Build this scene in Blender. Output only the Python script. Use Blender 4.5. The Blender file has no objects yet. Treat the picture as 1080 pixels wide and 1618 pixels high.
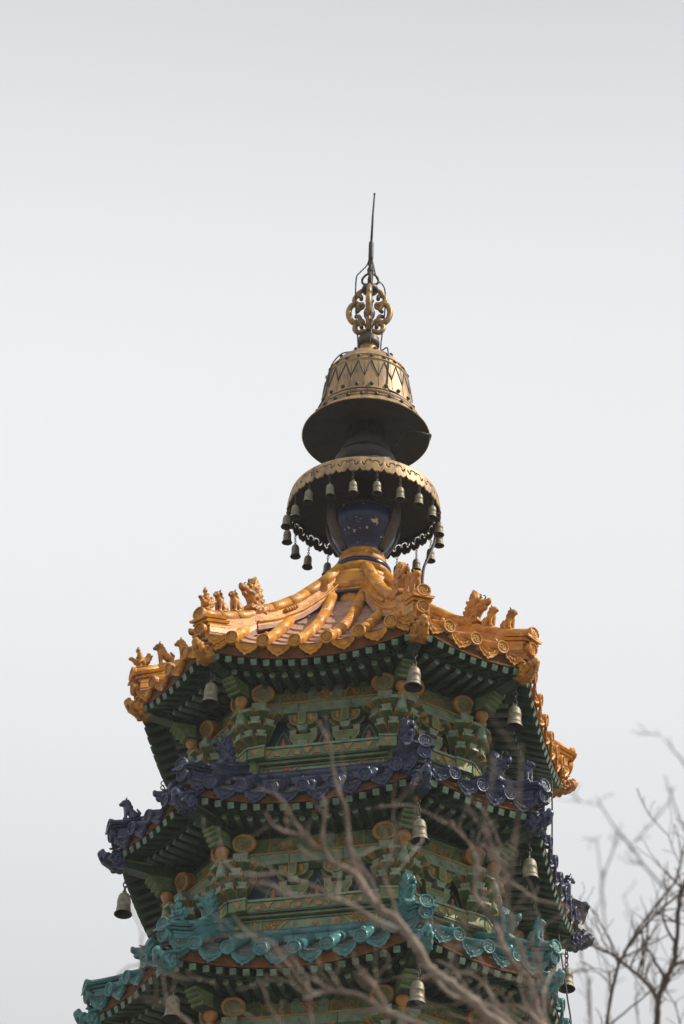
import bpy, bmesh, math, random
import numpy as np
from mathutils import Vector, Matrix

sc = bpy.context.scene
COL = sc.collection
R = math.radians
PI = math.pi

# ------------------------------------------------------------------ camera
F_ = Vector((-0.00486014, 0.80789561, 0.58930558))
R_ = Vector((0.9995883, -0.01273937, 0.02570861))
U_ = Vector((-0.02827725, -0.58918791, 0.80750109))
EYE = Vector((0.0, -45.382, 1.6))
FPX = 6000.0
cam_d = bpy.data.cameras.new('camera')
cam = bpy.data.objects.new('camera', cam_d)
COL.objects.link(cam)
cam.matrix_world = Matrix(((R_.x, U_.x, -F_.x, EYE.x), (R_.y, U_.y, -F_.y, EYE.y), (R_.z, U_.z, -F_.z, EYE.z), (0, 0, 0, 1)))
cam_d.sensor_fit = 'VERTICAL'
cam_d.sensor_height = 36.0
cam_d.lens = FPX / 1618.0 * 36.0
cam_d.clip_start = 0.5
cam_d.clip_end = 5000.0
cam_d.dof.use_dof = True
cam_d.dof.focus_distance = 53.5
cam_d.dof.aperture_fstop = 2.8
sc.camera = cam


def unproj(px, py, dist):
    """point seen at a photo pixel, at a distance along the view axis (used to stand the trees where they grow)"""
    return EYE + (F_ + R_ * ((px - 540.0) / FPX) - U_ * ((py - 809.0) / FPX)) * dist


# ------------------------------------------------------------------ sky and sun
SUN_EL, SUN_AZ = R(46), R(84)          # azimuth measured to the right of the direction from the tower to the camera
sun_dir = Vector((math.sin(SUN_AZ) * math.cos(SUN_EL), -math.cos(SUN_AZ) * math.cos(SUN_EL), math.sin(SUN_EL)))
w = bpy.data.worlds.new('World')
sc.world = w
w.use_nodes = True
nt = w.node_tree
nt.nodes.clear()
out = nt.nodes.new('ShaderNodeOutputWorld')
sky = nt.nodes.new('ShaderNodeTexSky')
sky.sky_type = 'NISHITA'
sky.sun_disc = False
sky.sun_elevation = SUN_EL
sky.sun_rotation = math.atan2(sun_dir.x, sun_dir.y)
sky.dust_density = 4.0
bg1 = nt.nodes.new('ShaderNodeBackground')
bg1.inputs['Strength'].default_value = 0.08
nt.links.new(sky.outputs[0], bg1.inputs['Color'])
tc = nt.nodes.new('ShaderNodeTexCoord')
sep = nt.nodes.new('ShaderNodeSeparateXYZ')
nt.links.new(tc.outputs['Generated'], sep.inputs[0])
ramp = nt.nodes.new('ShaderNodeValToRGB')
nt.links.new(sep.outputs['Z'], ramp.inputs[0])
cr = ramp.color_ramp
cr.interpolation = 'B_SPLINE'
stops = [(0.0, (.63, .635, .65)), (0.44, (.70, .703, .715)), (0.50, (.83, .835, .846)), (0.555, (.93, .936, .945)), (0.60, (.95, .956, .965)), (0.635, (.925, .932, .945)), (0.675, (.81, .818, .84)), (0.72, (.65, .66, .695)), (1.0, (.56, .57, .61))]
while len(cr.elements) < len(stops):
    cr.elements.new(0.5)
for e, (p_, c_) in zip(cr.elements, stops):
    e.position = p_
    e.color = (*c_, 1)
bg2 = nt.nodes.new('ShaderNodeBackground')
bg2.inputs['Strength'].default_value = 1.0
cn = nt.nodes.new('ShaderNodeTexNoise')
cn.inputs['Scale'].default_value = 2.2
cn.inputs['Detail'].default_value = 2
nt.links.new(tc.outputs['Generated'], cn.inputs['Vector'])
mr = nt.nodes.new('ShaderNodeMapRange')
mr.inputs[1].default_value = .3
mr.inputs[2].default_value = .7
mr.inputs[3].default_value = .97
mr.inputs[4].default_value = 1.02
nt.links.new(cn.outputs[0], mr.inputs[0])
mul = nt.nodes.new('ShaderNodeVectorMath')
mul.operation = 'SCALE'
nt.links.new(ramp.outputs[0], mul.inputs[0])
nt.links.new(mr.outputs[0], mul.inputs['Scale'])
nt.links.new(mul.outputs[0], bg2.inputs['Color'])
mix = nt.nodes.new('ShaderNodeMixShader')
mix.inputs[0].default_value = 0.9
nt.links.new(bg1.outputs[0], mix.inputs[1])
nt.links.new(bg2.outputs[0], mix.inputs[2])
nt.links.new(mix.outputs[0], out.inputs['Surface'])

sl = bpy.data.lights.new('sun', 'SUN')
sl.energy = 5.0
sl.angle = R(0.6)
sl.color = (1.0, .90, .74)
so = bpy.data.objects.new('sun', sl)
COL.objects.link(so)
so.rotation_euler = (-sun_dir).to_track_quat('-Z', 'Y').to_euler()
sc.view_settings.view_transform = 'Standard'
sc.view_settings.look = 'None'
sc.view_settings.exposure = 0.0
sc.view_settings.gamma = 1.0


# ------------------------------------------------------------------ materials
def mat(name, c1, c2=None, chip=None, chip_amt=0.0, rough=.35, metal=0.0, coat=0.0, scale=6.0, bump=.25, bump_scale=30.0, spec=.5, grime=None, grime_amt=.0, streak=None):
    """weathered surface: two-tone noise, chips of a second colour with hard edges, soft dirt, fine bump"""
    m = bpy.data.materials.new(name)
    m.use_nodes = True
    t = m.node_tree
    b = t.nodes['Principled BSDF']
    co = t.nodes.new('ShaderNodeTexCoord')
    oi = t.nodes.new('ShaderNodeObjectInfo')
    sc_ = t.nodes.new('ShaderNodeMath')
    sc_.operation = 'MULTIPLY'
    sc_.inputs[1].default_value = 57.0
    t.links.new(oi.outputs['Random'], sc_.inputs[0])
    ad = t.nodes.new('ShaderNodeVectorMath')
    ad.operation = 'ADD'
    t.links.new(co.outputs['Object'], ad.inputs[0])
    t.links.new(sc_.outputs[0], ad.inputs[1])

    if streak:
        mp = t.nodes.new('ShaderNodeVectorMath')
        mp.operation = 'MULTIPLY'
        mp.inputs[1].default_value = (1, 1, streak)
        t.links.new(ad.outputs[0], mp.inputs[0])
        ad = mp

    def noise(s, d=4, rr=.55):
        n = t.nodes.new('ShaderNodeTexNoise')
        n.inputs['Scale'].default_value = s
        n.inputs['Detail'].default_value = d
        n.inputs['Roughness'].default_value = rr
        t.links.new(ad.outputs[0], n.inputs['Vector'])
        return n.outputs[0]

    def rng(x, a, bb):
        r = t.nodes.new('ShaderNodeMapRange')
        r.inputs[1].default_value = a
        r.inputs[2].default_value = bb
        t.links.new(x, r.inputs[0])
        return r.outputs[0]

    def mx(f, a, bb):
        n = t.nodes.new('ShaderNodeMix')
        n.data_type = 'RGBA'
        t.links.new(f, n.inputs[0])
        for i, v in ((6, a), (7, bb)):
            if isinstance(v, tuple):
                n.inputs[i].default_value = (*v, 1)
            else:
                t.links.new(v, n.inputs[i])
        return n.outputs[2]
    c2 = c2 or tuple(x * .7 for x in c1)
    col = mx(rng(noise(scale), .35, .65), c1, c2)
    if grime:
        col = mx(rng(noise(scale * .6 + 2, 6, .65), .62 - grime_amt, .80 - grime_amt), col, grime)
    rg = None
    if chip:
        cf = rng(noise(scale * 1.4 + 1.3, 5, .6), .70 - chip_amt, .715 - chip_amt)
        col = mx(cf, col, chip)
        rg = cf
    t.links.new(col, b.inputs['Base Color'])
    b.inputs['Metallic'].default_value = metal
    b.inputs['Roughness'].default_value = rough
    b.inputs['Specular IOR Level'].default_value = spec
    if rg is not None:
        rr = t.nodes.new('ShaderNodeMapRange')
        rr.inputs[3].default_value = rough
        rr.inputs[4].default_value = .85
        t.links.new(rg, rr.inputs[0])
        t.links.new(rr.outputs[0], b.inputs['Roughness'])
    if coat:
        b.inputs['Coat Weight'].default_value = coat
        b.inputs['Coat Roughness'].default_value = .2
    bp = t.nodes.new('ShaderNodeBump')
    bp.inputs['Strength'].default_value = bump
    bp.inputs['Distance'].default_value = .02
    t.links.new(noise(bump_scale, 5, .6), bp.inputs['Height'])
    t.links.new(bp.outputs[0], b.inputs['Normal'])
    return m


M = {}
M['orange'] = mat('orange_glaze', (.68, .325, .022), (.43, .155, .016), (.56, .42, .31), .065, .40, scale=4.5, grime=(.26, .11, .045), grime_amt=.07, bump=.4, spec=.4)
M['orange_relief'] = mat('orange_glaze_relief', (.57, .255, .024), (.35, .135, .018), (.48, .34, .22), .02, .45, scale=9, grime=(.14, .06, .02), grime_amt=.12, spec=.35)
M['mortar'] = mat('pink_lime_mortar', (.47, .30, .22), (.36, .20, .14), (.22, .15, .10), .06, .85, scale=6, bump=.8)
M['blue'] = mat('cobalt_glaze', (.023, .040, .100), (.014, .025, .064), (.42, .38, .34), .035, .32, scale=6, grime=(.055, .066, .085), grime_amt=.08, bump=.4, spec=.5)
M['blue_mortar'] = mat('grey_lime_mortar', (.20, .18, .19), (.05, .055, .10), (.45, .38, .34), .04, .8, scale=9, bump=.7)
M['teal'] = mat('teal_glaze', (.065, .235, .245), (.034, .140, .152), (.40, .36, .28), .01, .33, scale=6, grime=(.085, .135, .125), grime_amt=.10, bump=.4, spec=.5)
M['teal_mortar'] = mat('umber_lime_mortar', (.17, .15, .14), (.05, .09, .10), (.40, .30, .23), .05, .8, scale=9, bump=.7)
M['green'] = mat('green_glaze', (.165, .252, .100), (.082, .145, .060), (.38, .32, .19), .02, .42, scale=8, grime=(.11, .09, .04), grime_amt=.11)
M['rafter'] = mat('dark_green_glaze', (.030, .080, .044), (.016, .042, .025), None, 0, .40, scale=7, grime=(.018, .022, .014), grime_amt=.12)
M['rafter_end'] = mat('pale_green_glaze', (.12, .215, .14), (.05, .115, .07), None, 0, .36, scale=11, grime=(.05, .065, .04), grime_amt=.14)
M['pale'] = mat('celadon_glaze', (.24, .325, .215), (.14, .22, .14), (.42, .36, .25), .01, .38, scale=8, grime=(.09, .09, .055), grime_amt=.08)
M['gold'] = mat('ochre_trim_glaze', (.42, .27, .085), (.30, .185, .055), None, 0, .42, scale=12, grime=(.11, .085, .035), grime_amt=.06)
M['ochre'] = mat('ochre_glaze', (.47, .23, .05), (.33, .145, .03), None, 0, .40, scale=9, grime=(.14, .075, .03), grime_amt=.08)
M['rust'] = mat('rust_glaze', (.50, .20, .05), (.36, .125, .03), None, 0, .42, scale=12, grime=(.12, .065, .025), grime_amt=.06)
M['niche'] = mat('deep_blue_glaze', (.018, .065, .100), (.012, .042, .068), None, 0, .4, scale=6)
M['redboard'] = mat('red_eave_board', (.17, .064, .018), (.095, .038, .014), (.24, .13, .05), .0, .8, scale=7, grime=(.045, .035, .018), grime_amt=.12, spec=.15)
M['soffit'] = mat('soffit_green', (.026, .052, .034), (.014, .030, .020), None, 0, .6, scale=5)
M['gilt'] = mat('worn_gilt_bronze', (.47, .31, .14), (.27, .175, .09), None, 0, .50, .22, scale=9, grime=(.085, .062, .045), grime_amt=.10, bump=.2, streak=.22)
M['gilt_bright'] = mat('gilt_bronze', (.42, .26, .09), (.24, .145, .055), None, 0, .42, .3, scale=8, grime=(.10, .06, .035), grime_amt=.12, bump=.3)
M['bronze'] = mat('dark_bronze', (.030, .026, .023), (.018, .016, .015), None, 0, .5, .2, scale=6, bump=.2)
M['bronze_black'] = mat('matte_black_bronze', (.024, .0235, .024), (.015, .015, .016), None, 0, .75, .0, scale=6, bump=.1, spec=.25)  # near-black bronze for the canopy inside, hem back and cap underside
M['bronze_brown'] = mat('brown_bronze', (.075, .050, .032), (.04, .028, .02), None, 0, .5, .2, scale=10, bump=.3)
M['bell'] = mat('weathered_bell_bronze', (.25, .225, .165), (.16, .145, .105), None, 0, .5, .25, scale=14, grime=(.07, .065, .05), grime_amt=.05, bump=.25, bump_scale=60)
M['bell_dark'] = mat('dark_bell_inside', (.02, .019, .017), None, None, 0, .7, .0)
M['chain'] = mat('rusty_chain', (.06, .052, .045), (.035, .03, .027), None, 0, .6, .4, scale=30)
M['vase'] = mat('navy_vase_glaze', (.013, .018, .075), (.008, .011, .042), (.50, .38, .30), .05, .2, scale=3.2, bump=.12, spec=.4)
M['cable'] = mat('black_cable', (.018, .02, .025), None, None, 0, .6)
M['bark'] = mat('grey_brown_bark', (.33, .275, .24), (.165, .13, .112), None, 0, .85, scale=9, bump=.8, bump_scale=40)
M['bark_dark'] = mat('dark_bark', (.15, .118, .10), (.075, .06, .052), None, 0, .85, scale=12, bump=.8, bump_scale=40)
M['bud'] = mat('ochre_bud', (.24, .15, .07), (.15, .085, .04), None, 0, .8, scale=20)
M['stone'] = mat('grey_stone', (.30, .29, .27), (.22, .21, .20), None, 0, .85, scale=2)
M['ground'] = mat('stone_paving_ground', (.21, .195, .17), (.15, .145, .125), None, 0, .9, scale=.6)


# ------------------------------------------------------------------ mesh builder
class MB:
    def __init__(self):
        self.v, self.f, self.m, self.s = [], [], [], []

    def add(self, vs, fs, mt, smooth=False, X=None):
        o = len(self.v)
        for p in vs:
            p = Vector(p)
            self.v.append(X @ p if X else p)
        for k, f in enumerate(fs):
            self.f.append(tuple(o + i for i in f))
            self.m.append(mt if isinstance(mt, str) else mt[k])
            self.s.append(smooth)

    def box(self, c, h, mt, X=None, taper=1.0):
        x, y, z = h
        vs = []
        for sz in (-1, 1):
            k = 1.0 if sz > 0 else taper
            for sx, sy in ((-1, -1), (1, -1), (1, 1), (-1, 1)):
                vs.append((c[0] + sx * x * k, c[1] + sy * y * k, c[2] + sz * z))
        self.add(vs, [(3, 2, 1, 0), (4, 5, 6, 7), (0, 1, 5, 4), (1, 2, 6, 5), (2, 3, 7, 6), (3, 0, 4, 7)], mt, False, X)

    def hexa(self, vs, mt):
        self.add(vs, [(3, 2, 1, 0), (4, 5, 6, 7), (0, 1, 5, 4), (1, 2, 6, 5), (2, 3, 7, 6), (3, 0, 4, 7)], mt)

    def beam(self, p0, p1, wy, hz, mt, end=None):
        """square bar from p0 to p1 in the x-z plane direction, width along y"""
        p0, p1 = Vector(p0), Vector(p1)
        d = (p1 - p0).normalized()
        side = Vector((-d.y, d.x, 0)).normalized()
        up = d.cross(side) * -1
        if up.z < 0:
            up = -up
        vs = []
        for p in (p0, p1):
            for a, b in ((-1, -1), (1, -1), (1, 1), (-1, 1)):
                vs.append(p + side * (a * wy / 2) + up * (b * hz / 2))
        self.add(vs, [(3, 2, 1, 0), (4, 5, 6, 7), (0, 1, 5, 4), (1, 2, 6, 5), (2, 3, 7, 6), (3, 0, 4, 7)], [mt, end or mt, mt, mt, mt, mt])

    def lathe(self, prof, n, mt, X=None, smooth=True, caps=True, radial=None):
        vs, fs, ms = [], [], []
        for (r, z) in prof:
            for i in range(n):
                a = 2 * PI * i / n
                k = radial(a, z) if radial else 1.0
                vs.append((r * k * math.cos(a), r * k * math.sin(a), z))
        for j in range(len(prof) - 1):
            for i in range(n):
                fs.append((j * n + i, j * n + (i + 1) % n, (j + 1) * n + (i + 1) % n, (j + 1) * n + i))
                ms.append(mt if isinstance(mt, str) else mt[j])
        if caps:
            fs.append(tuple(range(n - 1, -1, -1)))
            ms.append(ms[0])
            fs.append(tuple((len(prof) - 1) * n + i for i in range(n)))
            ms.append(ms[-2])
        self.add(vs, fs, ms, smooth, X)

    def tube(self, path, rad, n, mt, X=None, smooth=True, end=None, closed=False):
        path = [Vector(p) for p in path]
        N = len(path)
        if not hasattr(rad, '__len__'):
            rad = [rad] * N
        vs, fs, ms = [], [], []
        ref = None
        for i, p in enumerate(path):
            if closed:
                d = path[(i + 1) % N] - path[i - 1]
            else:
                d = path[min(i + 1, N - 1)] - path[max(i - 1, 0)]
            if d.length < 1e-9:
                d = Vector((0, 0, 1))
            d.normalize()
            if ref is None:
                ref = Vector((0, 0, 1)) if abs(d.z) < .9 else Vector((1, 0, 0))
            u = (ref - d * ref.dot(d))
            if u.length < 1e-6:
                u = d.orthogonal()
            u.normalize()
            ref = u
            v = d.cross(u)
            for k in range(n):
                a = 2 * PI * k / n
                vs.append(p + (u * math.cos(a) + v * math.sin(a)) * rad[i])
        for i in range(N if closed else N - 1):
            j = (i + 1) % N
            for k in range(n):
                fs.append((i * n + k, i * n + (k + 1) % n, j * n + (k + 1) % n, j * n + k))
                ms.append(mt)
        if not closed:
            fs.append(tuple(range(n - 1, -1, -1)))
            ms.append(mt)
            fs.append(tuple((N - 1) * n + k for k in range(n)))
            ms.append(end or mt)
        self.add(vs, fs, ms, smooth, X)

    def ball(self, c, r, mt, n=8, X=None, sq=(1, 1, 1)):
        prof = [(math.sin(PI * j / n), -math.cos(PI * j / n)) for j in range(n + 1)]
        prof[0] = (1e-3, -1)
        prof[-1] = (1e-3, 1)
        T = Matrix.Translation(Vector(c)) @ Matrix.Diagonal((r * sq[0], r * sq[1], r * sq[2], 1))
        self.lathe(prof, n + 2, mt, (X @ T) if X else T)

    def prism(self, outl, d0, d1, mt, X=None, rim=None, inset=.012, both=True, raise_=0.0):
        """outline in (y,z), extruded along x from d0 to d1; rim of another material round the end faces"""
        n = len(outl)
        P = [Vector((a, b)) for a, b in outl]
        area = sum(P[i].x * P[(i + 1) % n].y - P[(i + 1) % n].x * P[i].y for i in range(n))
        if area < 0:
            P.reverse()
        Q = []
        for i in range(n):
            e0 = (P[i] - P[i - 1]).normalized()
            e1 = (P[(i + 1) % n] - P[i]).normalized()
            n0 = Vector((-e0.y, e0.x))
            n1 = Vector((-e1.y, e1.x))
            b = n0 + n1
            k = max(.35, b.length_squared / 2)
            Q.append(P[i] + b / k * inset * 1.0 if b.length > 1e-6 else P[i])
        vs = [(d0, p.x, p.y) for p in P] + [(d1, p.x, p.y) for p in P]
        fs = [(i, (i + 1) % n, n + (i + 1) % n, n + i) for i in range(n)]
        ms = [mt] * n
        if rim:
            vs += [(d1 + raise_, q.x, q.y) for q in Q]
            fs += [(n + i, n + (i + 1) % n, 2 * n + (i + 1) % n, 2 * n + i) for i in range(n)]
            ms += [rim] * n
            fs.append(tuple(2 * n + i for i in range(n)))
            ms.append(mt)
            if both:
                vs += [(d0 - raise_, q.x, q.y) for q in Q]
                fs += [(i, 3 * n + i, 3 * n + (i + 1) % n, (i + 1) % n) for i in range(n)]
                ms += [rim] * n
                fs.append(tuple(3 * n + i for i in range(n - 1, -1, -1)))
                ms.append(mt)
            else:
                fs.append(tuple(range(n - 1, -1, -1)))
                ms.append(mt)
        else:
            fs += [tuple(range(n - 1, -1, -1)), tuple(n + i for i in range(n))]
            ms += [mt, mt]
        self.add(vs, fs, ms, False, X)

    def sweep(self, prof, path, mt, smooth=False):
        """closed profile (y, dz) moved along path of (x, z) in the x-z plane"""
        n = len(prof)
        vs, fs, ms = [], [], []
        for (x, z) in path:
            for (y, dz) in prof:
                vs.append((x, y, z + dz))
        for j in range(len(path) - 1):
            for i in range(n):
                fs.append((j * n + i, j * n + (i + 1) % n, (j + 1) * n + (i + 1) % n, (j + 1) * n + i))
                ms.append(mt)
        fs += [tuple(range(n - 1, -1, -1)), tuple((len(path) - 1) * n + i for i in range(n))]
        ms += [mt, mt]
        self.add(vs, fs, ms, smooth)

    def mesh(self, name):
        names = []
        for x in self.m:
            if x not in names:
                names.append(x)
        me = bpy.data.meshes.new(name)
        me.from_pydata([tuple(p) for p in self.v], [], self.f)
        for x in names:
            me.materials.append(M[x])
        ix = {x: i for i, x in enumerate(names)}
        me.polygons.foreach_set('material_index', [ix[x] for x in self.m])
        bm = bmesh.new()
        bm.from_mesh(me)
        bmesh.ops.recalc_face_normals(bm, faces=bm.faces)
        bm.to_mesh(me)
        bm.free()
        me.polygons.foreach_set('use_smooth', self.s)
        me.update()
        return me


def link(name, mesh, parent=None, loc=(0, 0, 0), rz=0.0, label=None):
    o = bpy.data.objects.new(name, mesh)
    COL.objects.link(o)
    o.parent = parent
    o.location = loc
    o.rotation_euler = (0, 0, rz)
    if label:
        o['label'] = label
    return o


def dup(o, parent, loc, rz, label=None):
    c = o.copy()
    COL.objects.link(c)
    c.parent = parent
    c.location = loc
    c.rotation_euler = (0, 0, rz)
    if label:
        c['label'] = label
    elif 'label' in c:
        del c['label']
    return c


def thing(name, label, cat, loc=(0, 0, 0), group=None):
    o = bpy.data.objects.new(name, None)
    o.empty_display_size = .2
    COL.objects.link(o)
    o.location = loc
    o['label'] = label
    o['category'] = cat
    if group:
        o['group'] = group
    return o


def interp(pts, x):
    if x <= pts[0][0]:
        a, b = pts[0], pts[1]
    elif x >= pts[-1][0]:
        a, b = pts[-2], pts[-1]
    else:
        for a, b in zip(pts, pts[1:]):
            if a[0] <= x <= b[0]:
                break
    return a[1] + (b[1] - a[1]) * (x - a[0]) / (b[0] - a[0])


# ------------------------------------------------------------------ sculpted ceramics: signed distance field -> surface nets
def nets(fn, lo, hi, h):
    lo, hi = np.array(lo, float), np.array(hi, float)
    n = np.ceil((hi - lo) / h).astype(int) + 1
    g = np.stack(np.meshgrid(*[lo[i] + h * np.arange(n[i]) for i in range(3)], indexing='ij'), -1)
    d = fn(g)
    s = d < 0
    cnt = np.zeros(n - 1)
    acc = np.zeros((*(n - 1), 3))
    offs = [(0, 0, 0), (1, 0, 0), (0, 1, 0), (1, 1, 0), (0, 0, 1), (1, 0, 1), (0, 1, 1), (1, 1, 1)]

    def corner(a, o):
        return a[o[0]:n[0] - 1 + o[0], o[1]:n[1] - 1 + o[1], o[2]:n[2] - 1 + o[2]]
    for i, a in enumerate(offs):
        for b in offs[i + 1:]:
            if sum(abs(x - y) for x, y in zip(a, b)) != 1:
                continue
            da, db = corner(d, a), corner(d, b)
            cr_ = (da < 0) != (db < 0)
            t = np.where(cr_, da / np.where(np.abs(da - db) < 1e-12, 1, da - db), 0)
            P = np.array(a) + t[..., None] * (np.array(b) - np.array(a))
            acc += np.where(cr_[..., None], P, 0)
            cnt += cr_
    act = cnt > 0
    idx = -np.ones(act.shape, int)
    idx[act] = np.arange(act.sum())
    base = np.argwhere(act)
    V = lo + h * (base + acc[act] / cnt[act][:, None])
    Q = []
    for ax in range(3):
        u, v = [(1, 2), (2, 0), (0, 1)][ax]
        sl0 = [slice(1, n[k] - 1) for k in range(3)]
        sl0[ax] = slice(0, n[ax] - 1)
        sl1 = list(sl0)
        sl1[ax] = slice(1, n[ax])
        a, b = s[tuple(sl0)], s[tuple(sl1)]
        pos = np.argwhere(a != b)
        st = a[a != b]
        off = np.array([0 if k == ax else 1 for k in range(3)])
        pos = pos + off
        eu = np.eye(3, dtype=int)[u]
        ev = np.eye(3, dtype=int)[v]
        q = [pos - eu - ev, pos - ev, pos, pos - eu]
        q = np.stack([idx[tuple(x.T)] for x in q], 1)
        q[~st] = q[~st][:, ::-1]
        Q.append(q)
    Q = np.concatenate(Q)
    Q = Q[(Q >= 0).all(1)]
    return V, Q


def smin(a, b, k):
    h = np.clip(.5 + .5 * (b - a) / k, 0, 1)
    return b + (a - b) * h - k * h * (1 - h)


def caps(P, a, b, ra, rb=None):
    rb = ra if rb is None else rb
    a, b = np.array(a, float), np.array(b, float)
    ab = b - a
    t = np.clip(((P - a) @ ab) / (ab @ ab + 1e-12), 0, 1)
    return np.linalg.norm(P - a - t[..., None] * ab, axis=-1) - (ra + (rb - ra) * t)


def ell(P, c, r):
    r = np.array(r, float)
    q = (P - np.array(c, float)) / r
    k = np.linalg.norm(q, axis=-1)
    return (k - 1) * r.min()


def rbox(P, c, h, r=.02):
    q = np.abs(P - np.array(c, float)) - (np.array(h, float) - r)
    return np.linalg.norm(np.maximum(q, 0), axis=-1) + np.minimum(q.max(-1), 0) - r


def union(L, k):
    d = L[0]
    for x in L[1:]:
        d = smin(d, x, k)
    return d


def pair(P, f):
    Q = P.copy()
    Q[..., 1] = np.abs(Q[..., 1])
    return f(Q)


def dragon_sdf(P):
    """ridge-end beast, looks along +x"""
    Q = P.copy()
    Q[..., 1] = np.abs(Q[..., 1])
    body = union([caps(P, (-.13, 0, .08), (-.02, 0, .30), .125, .11), caps(P, (-.02, 0, .12), (.06, 0, .30), .09, .09),
                  caps(P, (.02, 0, .38), (.16, 0, .385), .115, .075), caps(P, (.14, 0, .385), (.245, 0, .40), .07, .05),
                  caps(P, (.245, 0, .40), (.265, 0, .445), .045, .034)], .04)
    jaw = union([caps(P, (.02, 0, .28), (.19, 0, .285), .062, .04), caps(P, (.19, 0, .285), (.225, 0, .30), .038, .025)], .03)
    d = smin(body, jaw, .02)
    d = np.maximum(d, -caps(Q, (.10, .0, .335), (.30, .0, .345), .012, .028))       # open mouth
    mane = union([caps(Q, (-.02, .05, .42), (-.07, .045, .60), .085, .06), caps(Q, (-.07, .03, .46), (-.11, .02, .645), .085, .05),
                  caps(Q, (-.05, .075, .36), (-.15, .075, .43), .055, .045), caps(Q, (-.10, .085, .28), (-.17, .08, .33), .05, .04)], .02)
    mane = smin(mane, ell(Q, (-.06, .02, .50), (.105, .085, .17)), .03)
    mane = mane + .008 * np.sin(60 * (P[..., 2] * .55 + P[..., 0] * .9)) + .004 * np.sin(90 * Q[..., 1])
    d = smin(d, mane, .02)
    curls = np.minimum.reduce([np.linalg.norm(Q - np.array(c), axis=-1) - r for c, r in
                               [((-.17, .085, .22), .055), ((-.20, .07, .14), .05), ((-.12, .10, .18), .045), ((-.04, .10, .22), .04), ((-.20, .02, .26), .06), ((.02, .09, .13), .035)]])
    curls = curls + .006 * np.sin(80 * P[..., 0] + 60 * P[..., 2])
    d = smin(d, curls, .012)
    d = smin(d, np.linalg.norm(Q - np.array((.10, .085, .425)), axis=-1) - .036, .008)
    d = smin(d, caps(Q, (.05, .09, .455), (.15, .07, .475), .024, .014), .01)
    d = smin(d, caps(Q, (-.01, .11, .40), (-.08, .145, .47), .035, .016), .015)     # ears
    d = smin(d, caps(Q, (.15, .055, .335), (.05, .10, .30), .022), .01)              # whisker ridge
    d = smin(d, caps(Q, (.20, .03, .335), (.20, .035, .315), .012), .004)           # fangs
    d = np.minimum(d, rbox(P, (-.07, 0, .035), (.22, .115, .05), .02) + .006 * np.sin(70 * P[..., 0]) * np.sin(70 * P[..., 2]))
    return d


def lion_sdf(P, stand=0.0, rider=False):
    Q = P.copy()
    Q[..., 1] = np.abs(Q[..., 1])
    if rider:
        d = union([ell(P, (0, 0, .10), (.11, .062, .065)), caps(P, (.08, 0, .12), (.125, 0, .17), .035, .028), ell(P, (.14, 0, .175), (.035, .026, .026)),
                   caps(P, (-.08, 0, .11), (-.13, 0, .22), .05, .03), caps(Q, (-.09, .02, .12), (-.155, .035, .17), .03, .02),
                   caps(Q, (.03, .03, .05), (.03, .035, 0), .02), caps(Q, (-.03, .03, .06), (-.03, .035, 0), .02)], .02)
        d = smin(d, caps(P, (-.005, 0, .14), (.0, 0, .245), .05, .036), .01)
        d = smin(d, np.linalg.norm(P - np.array((.008, 0, .30)), axis=-1) - .036, .006)
        d = smin(d, caps(P, (0, 0, .33), (-.005, 0, .355), .02, .012), .006)
        d = smin(d, caps(Q, (.0, .045, .23), (.05, .03, .18), .018), .006)
        d = smin(d, caps(Q, (.0, .05, .14), (.05, .062, .07), .026, .018), .008)
        d = d + .003 * np.sin(120 * P[..., 2] + 60 * P[..., 0])
        return np.minimum(d, rbox(P, (-.01, 0, .005), (.12, .06, .015), .006))
    hz = .03 * stand
    d = union([caps(P, (-.07, 0, .075 + hz), (.01, 0, .165 + hz), .06, .055), caps(P, (.01, 0, .15 + hz), (.035, 0, .235 + hz), .05, .042)], .03)
    d = smin(d, ell(P, (.045, 0, .265 + hz), (.056, .05, .05)), .015)
    d = smin(d, caps(P, (.06, 0, .25 + hz), (.105, 0, .245 + hz), .034, .026), .012)
    d = smin(d, caps(Q, (.03, .04, .30 + hz), (.02, .052, .33 + hz), .016, .008), .008)
    d = smin(d, np.linalg.norm(Q - np.array((.075, .03, .28 + hz)), axis=-1) - .013, .004)
    d = smin(d, caps(Q, (.035, .035, .16 + hz), (.062, .036, .0), .027, .019), .012)
    d = smin(d, caps(Q, (.06, .036, .008), (.085, .036, .008), .018), .006)
    if stand:
        d = smin(d, caps(Q, (-.075, .035, .09), (-.085, .036, .0), .034, .019), .012)
    else:
        d = smin(d, ell(Q, (-.055, .042, .06), (.062, .03, .055)), .01)
        d = smin(d, caps(Q, (-.05, .05, .015), (.0, .05, .012), .02), .008)
    d = smin(d, union([caps(P, (-.12, 0, .04 + hz), (-.15, 0, .11 + hz), .022, .02), caps(P, (-.15, 0, .11 + hz), (-.12, 0, .17 + hz), .022, .014)], .01), .012)
    mane = union([caps(Q, (.02, .042, .27 + hz), (-.01, .04, .19 + hz), .026), caps(P, (.0, 0, .29 + hz), (-.035, 0, .19 + hz), .032)], .01) + .004 * np.sin(110 * P[..., 2])
    d = smin(d, mane, .008)
    return np.minimum(d, rbox(P, (-.02, 0, .0), (.12, .055, .014), .006))


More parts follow.
